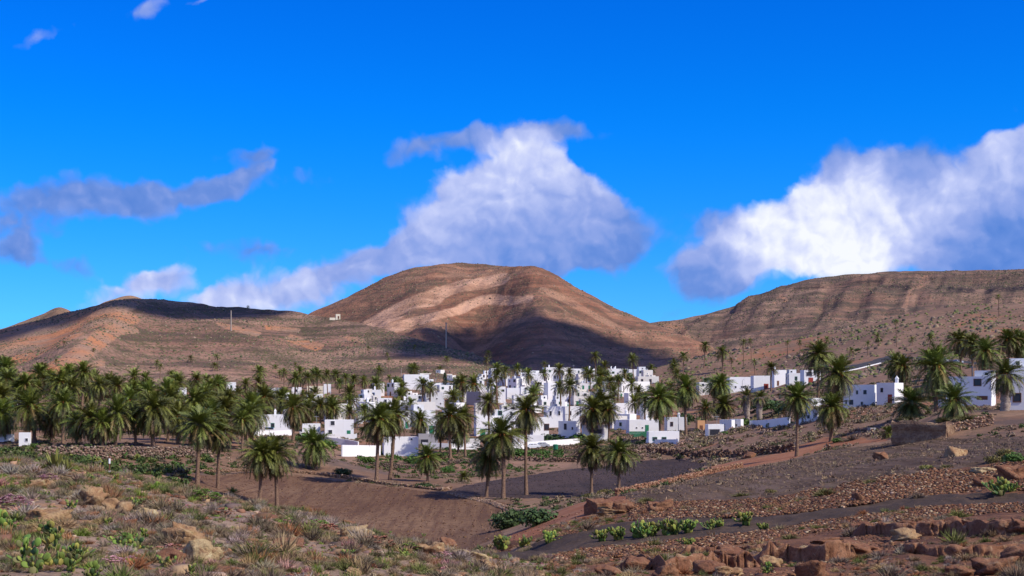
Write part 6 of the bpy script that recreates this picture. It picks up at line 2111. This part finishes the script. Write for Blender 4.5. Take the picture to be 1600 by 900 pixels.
def leaf_tree(u, v, hpx, wpx, me, label):
    p = P3(u, v)
    h, w = hpx * p.y / F, wpx * p.y / F * 0.5
    o = thing('leafy_tree', label, 'tree', p)
    mb = MB()
    mb.tube([(0, 0, -0.4), (0.1, 0, h * .3), (0.05, 0.1, h * .6)], [0.22, 0.16, 0.1], 7)
    mb.tube([(0.1, 0, h * .3), (w * .4, 0, h * .6)], [0.1, 0.05], 5)
    mb.tube([(0.1, 0, h * .32), (-w * .4, 0.1, h * .62)], [0.1, 0.05], 5)
    mb.build('trunk', M_trunk, o, True)
    c = link('crown', me, o)
    c.location = (0, 0, h * .25)
    c.scale = (w, w, h * .72)


leaf_tree(618, 608, 24, 16, BUSHD[0], 'dark leafy tree left of the highest white block')
leaf_tree(594, 616, 18, 26, BUSHG[0], 'wide bushy green tree over the porch house')
leaf_tree(965, 606, 22, 18, BUSHD[1], 'dark leafy tree beside the house with ochre pillars')
leaf_tree(984, 600, 20, 16, BUSHG[1], 'green leafy tree at the upper right of the village')
leaf_tree(1225, 596, 20, 22, BUSHD[2], 'dark leafy tree above the stepped white house')
leaf_tree(920, 645, 20, 26, BUSHG[2], 'round green tree among the central houses')

# ------------------------------------------------------------------ small built things
def pole(u, v0, v1, label, hh=None, surf=None, arm=False, r=0.14, mat=None):
    p = hpick(surf, u, v1) if surf else P3(u, v1)
    h = (v1 - v0) * p.y / F
    o = thing('utility_pole', label, 'pole', p)
    mb = MB()
    mb.tube([(0, 0, -0.6), (0, 0, h)], [r, r * .7], 8)
    mb.build('shaft', mat or M_pole, o)
    if arm:
        mb = MB()
        mb.box(-0.9, -0.08, h - .5, 0.9, 0.08, h - .35)
        for q in (-.75, 0, .75):
            mb.tube([(q, 0, h - .35), (q, 0, h - .1)], [.05, .04], 6)
        mb.build('crossarm', M_pole, o)
    return o


pole(361, 485, 517, 'pale bare pole standing on the crest of the left hill', surf=HL, r=.5)
pole(697, 504, 544, 'tall pale pole on the spur in front of the rounded hill', surf=HL, arm=True, r=.55)
pole(627, 575, 602, 'slim dark post on the slope above the upper houses', surf=HL, r=.18)
pole(786, 604, 630, 'street lamp post beside the tall wall-like house', r=.09, mat=M_metal)
pole(812, 562, 582, 'thin post at the top of the village, left', r=.1)
pole(986, 560, 582, 'thin post at the top of the village, right', r=.1)
pole(980, 562, 580, 'wooden post beside the house with the green terrace', r=.1)
def street_lamp(u, v, label):
    p = P3(u, v)
    o = thing('street_lamp', label, 'street lamp', p, random.uniform(0, 6.28), 'street lamps in the village')
    mb = MB(); mb.tube([(0, 0, -.4), (0, 0, 4.6), (.25, 0, 5.1), (1.0, 0, 5.25)], [.11, .08, .06, .05], 7); mb.build('shaft', M_metal, o)
    mb = MB(); mb.tube([(.8, 0, 5.24), (1.5, 0, 5.28)], [.12, .09], 7); mb.build('lamp_head', M_white, o)


for u, v, lab in [(648, 668, 'street lamp before the white house left of the tall front palm'), (720, 682, 'street lamp beside the long low stable'), (808, 668, 'street lamp under the violet-parasol terrace'), (908, 672, 'street lamp right of the pale cubic house'), (962, 636, 'street lamp by the sloping weathered wall'), (1060, 676, 'street lamp at the garden house'), (1160, 612, 'street lamp in front of the long farmhouse'), (1230, 606, 'street lamp by the stepped white house'), (560, 668, 'street lamp behind the white terrace wall at left centre'), (840, 606, 'street lamp in the upper village below the red-windowed house')]:
    street_lamp(u, v, lab)
# marker post with white bands on the bank
p = P3(171, 742)
mk = thing('marker_post', 'thin dark post with two white bands on the crest of the left bank', 'post', p)
hh = 32 * p.y / F
mb = MB(); mb.tube([(0, 0, -.3), (0, 0, hh)], [.045, .04], 8); mb.build('shaft', M_wood, mk)
mb = MB(); mb.tube([(0, 0, hh * .55), (0, 0, hh * .8)], [.06, .06], 8); mb.build('white_band', M_white, mk)
mb = MB(); mb.tube([(0, 0, hh * .05), (0, 0, hh * .2)], [.06, .06], 8); mb.build('white_band', M_white, mk)
# little pump house on the saddle of the left hill
p = hpick(HL, 528, 498)
k = p.y / F
ph = thing('pump_house', 'tiny cream hut with a low white wall on the saddle between the hills', 'hut', p, R(12))
box_walls(7 * k, 5 * k, 7.5 * k, .3).build('walls', M_cream, ph)
put_open(ph, 'bdoor', 'f', .1, .05, 1.2, 2.2, 7 * k, 5 * k)
mb = MB(); mb.box(-13 * k, -1.0, -1, -4 * k, -.6, 1.8 * k); mb.build('low_wall', M_cream, ph)


def garden_wall(pts, h, label, mat=None, th=0.3):
    """a rendered wall following the ground"""
    mb = MB()
    for a, b in zip(pts[:-1], pts[1:]):
        d = (b - a); d.z = 0
        n = Vector((-d.y, d.x, 0)).normalized() * th / 2
        vs_ = []
        for q in (a, b):
            for s in (-1, 1):
                vs_ += [q + n * s + Vector((0, 0, -1.5)), q + n * s + Vector((0, 0, h))]
        mb.add(vs_, [(0, 4, 5, 1), (2, 3, 7, 6), (1, 5, 7, 3), (0, 1, 3, 2), (4, 6, 7, 5)])
    o = mb.build('garden_wall', mat or M_white)
    return tag(o, label, 'wall', 'white garden walls', 'thing')


for pts, h, lab in [([(534, 713), (560, 713), (594, 713)], 2.6, 'white front wall left of the blank white building'), ([(-10, 690), (22, 690)], 1.6, 'low white wall at the left edge behind the scrub'), ([(1172, 668), (1200, 668), (1234, 664)], 1.9, 'white boundary wall right of the bright green hedge bush'), ([(386, 680), (420, 682), (455, 680)], 1.5, 'white yard wall under the bungalow on the left'),
                    ([(1010, 694), (1060, 694)], 1.2, 'low white wall under the garden house'), ([(660, 700), (700, 702), (745, 702)], 1.5, 'white garden wall before the stable'), ([(800, 703), (850, 698), (905, 694)], 1.6, 'white terrace wall over the parked cars'), ([(490, 690), (540, 696), (560, 700)], 1.6, 'white terrace wall left of the front palms')]:
    garden_wall(gl(pts), h, lab)
# pale green fence below the cottage
b = gl([(984, 683), (1018, 683)])
fn = thing('garden_fence', 'green slatted fence under the cottage with the green door', 'fence', b[0])
mb = MB()
d = b[1] - b[0]
for i in range(24):
    q = d * (i / 23)
    mb.box(q.x - .12, q.y - .03, q.z, q.x + .12, q.y + .03, q.z + 1.7)
mb.build('slats', M_green, fn)
mb = MB(); mb.box(0, 0.04, .4, d.x, .1, .5); mb.box(0, .04, 1.3, d.x, .1, 1.4); mb.build('rails', M_wood, fn)


# parked cars
M_carw = simple('white car paint', (0.75, 0.75, 0.75), 0.25, 0.03, 1, 0.5, 0)
M_cars = simple('grey car paint', (0.35, 0.36, 0.38), 0.3, 0.05, 1, 0.5, 0)


def car(u, v, rz, mat, label, Y=None):
    p = P3(u, v, Y)
    o = thing('parked_car', label, 'car', p + Vector((0, 0, .02)), rz, 'parked cars')
    prof = [(-2.1, .35), (-2.15, .75), (-1.95, .95), (-1.1, 1.02), (-.55, 1.45), (1.0, 1.48), (1.75, 1.05), (2.1, .95), (2.15, .4)]
    bm = bmesh.new()
    l, r2 = [], []
    for x_, z_ in prof:
        y_ = .82 if z_ < 1.1 else .66
        l.append(bm.verts.new((x_, -y_, z_))); r2.append(bm.verts.new((x_, y_, z_)))
    bm.faces.new(l); bm.faces.new(list(reversed(r2)))
    for i in range(len(prof)):
        j = (i + 1) % len(prof)
        bm.faces.new((l[i], r2[i], r2[j], l[j]))
    bmesh.ops.recalc_face_normals(bm, faces=bm.faces[:])
    me = bpy.data.meshes.new('car_body'); bm.to_mesh(me); bm.free()
    part('body', me, mat, o)
    mb = MB()
    for s in (-1, 1):
        y_ = s * .80
        mb.add([(-.9, y_, 1.05), (.1, y_, 1.05), (.1, s * .70, 1.40), (-.5, s * .70, 1.40)], [(0, 1, 2, 3)])
        mb.add([(.2, y_, 1.05), (1.5, y_, 1.05), (1.0, s * .70, 1.40), (.2, s * .70, 1.40)], [(0, 1, 2, 3)])
    mb.add([(-1.07, -.6, 1.06), (-1.07, .6, 1.06), (-.6, .56, 1.43), (-.6, -.56, 1.43)], [(0, 1, 2, 3)])
    mb.build('windows', M_glass, o)
    for x_ in (-1.3, 1.3):
        for y_ in (-.78, .78):
            mb = MB(); mb.tube([(x_, y_ - .1, .33), (x_, y_ + .1, .33)], [.33, .33], 14); mb.build('wheel', M_black, o)


car(832, 702, R(8), M_carw, 'white car parked under the terrace wall, left one')
car(846, 700, R(8), M_cars, 'grey car parked under the terrace wall, right one')
car(1474, 566, R(100), M_carw, 'white car on the road above the right-hand palms')
car(1497, 569, R(100), M_cars, 'grey car on the road behind the tall right palm')
# green waste bin
p = P3(868, 705)
bn = thing('waste_bin', 'green waste bin beside the parked cars below the pale cubic house', 'bin', p)
mb = MB(); mb.tube([(0, 0, 0), (0, 0, 1.5)], [.55, .7], 10); mb.build('bin_body', M_green, bn)
mb = MB(); mb.tube([(0, 0, 1.5), (0, 0, 1.62), (0, 0, 1.8)], [.76, .76, .4], 10); mb.build('lid', M_green, bn)
# white guard wall along the road on the right slope
b = gl([(1312, 583), (1326, 580), (1342, 576.5), (1352, 574), (1364, 571), (1376, 568)])
garden_wall(b, .35, 'white kerb wall along the road on the right slope', th=.4)
# small whitewashed box hut on the red track
p = P3(1362, 676)
hb = thing('meter_box', 'small whitewashed meter box with a dark door on the red earth slope', 'box', p, R(20))
box_walls(1.2, 1.0, .9, .05, .1, .3).build('walls', M_grey, hb)
put_open(hb, 'bdoor', 'f', -.2, .1, .5, .6, 1.2, 1.0)
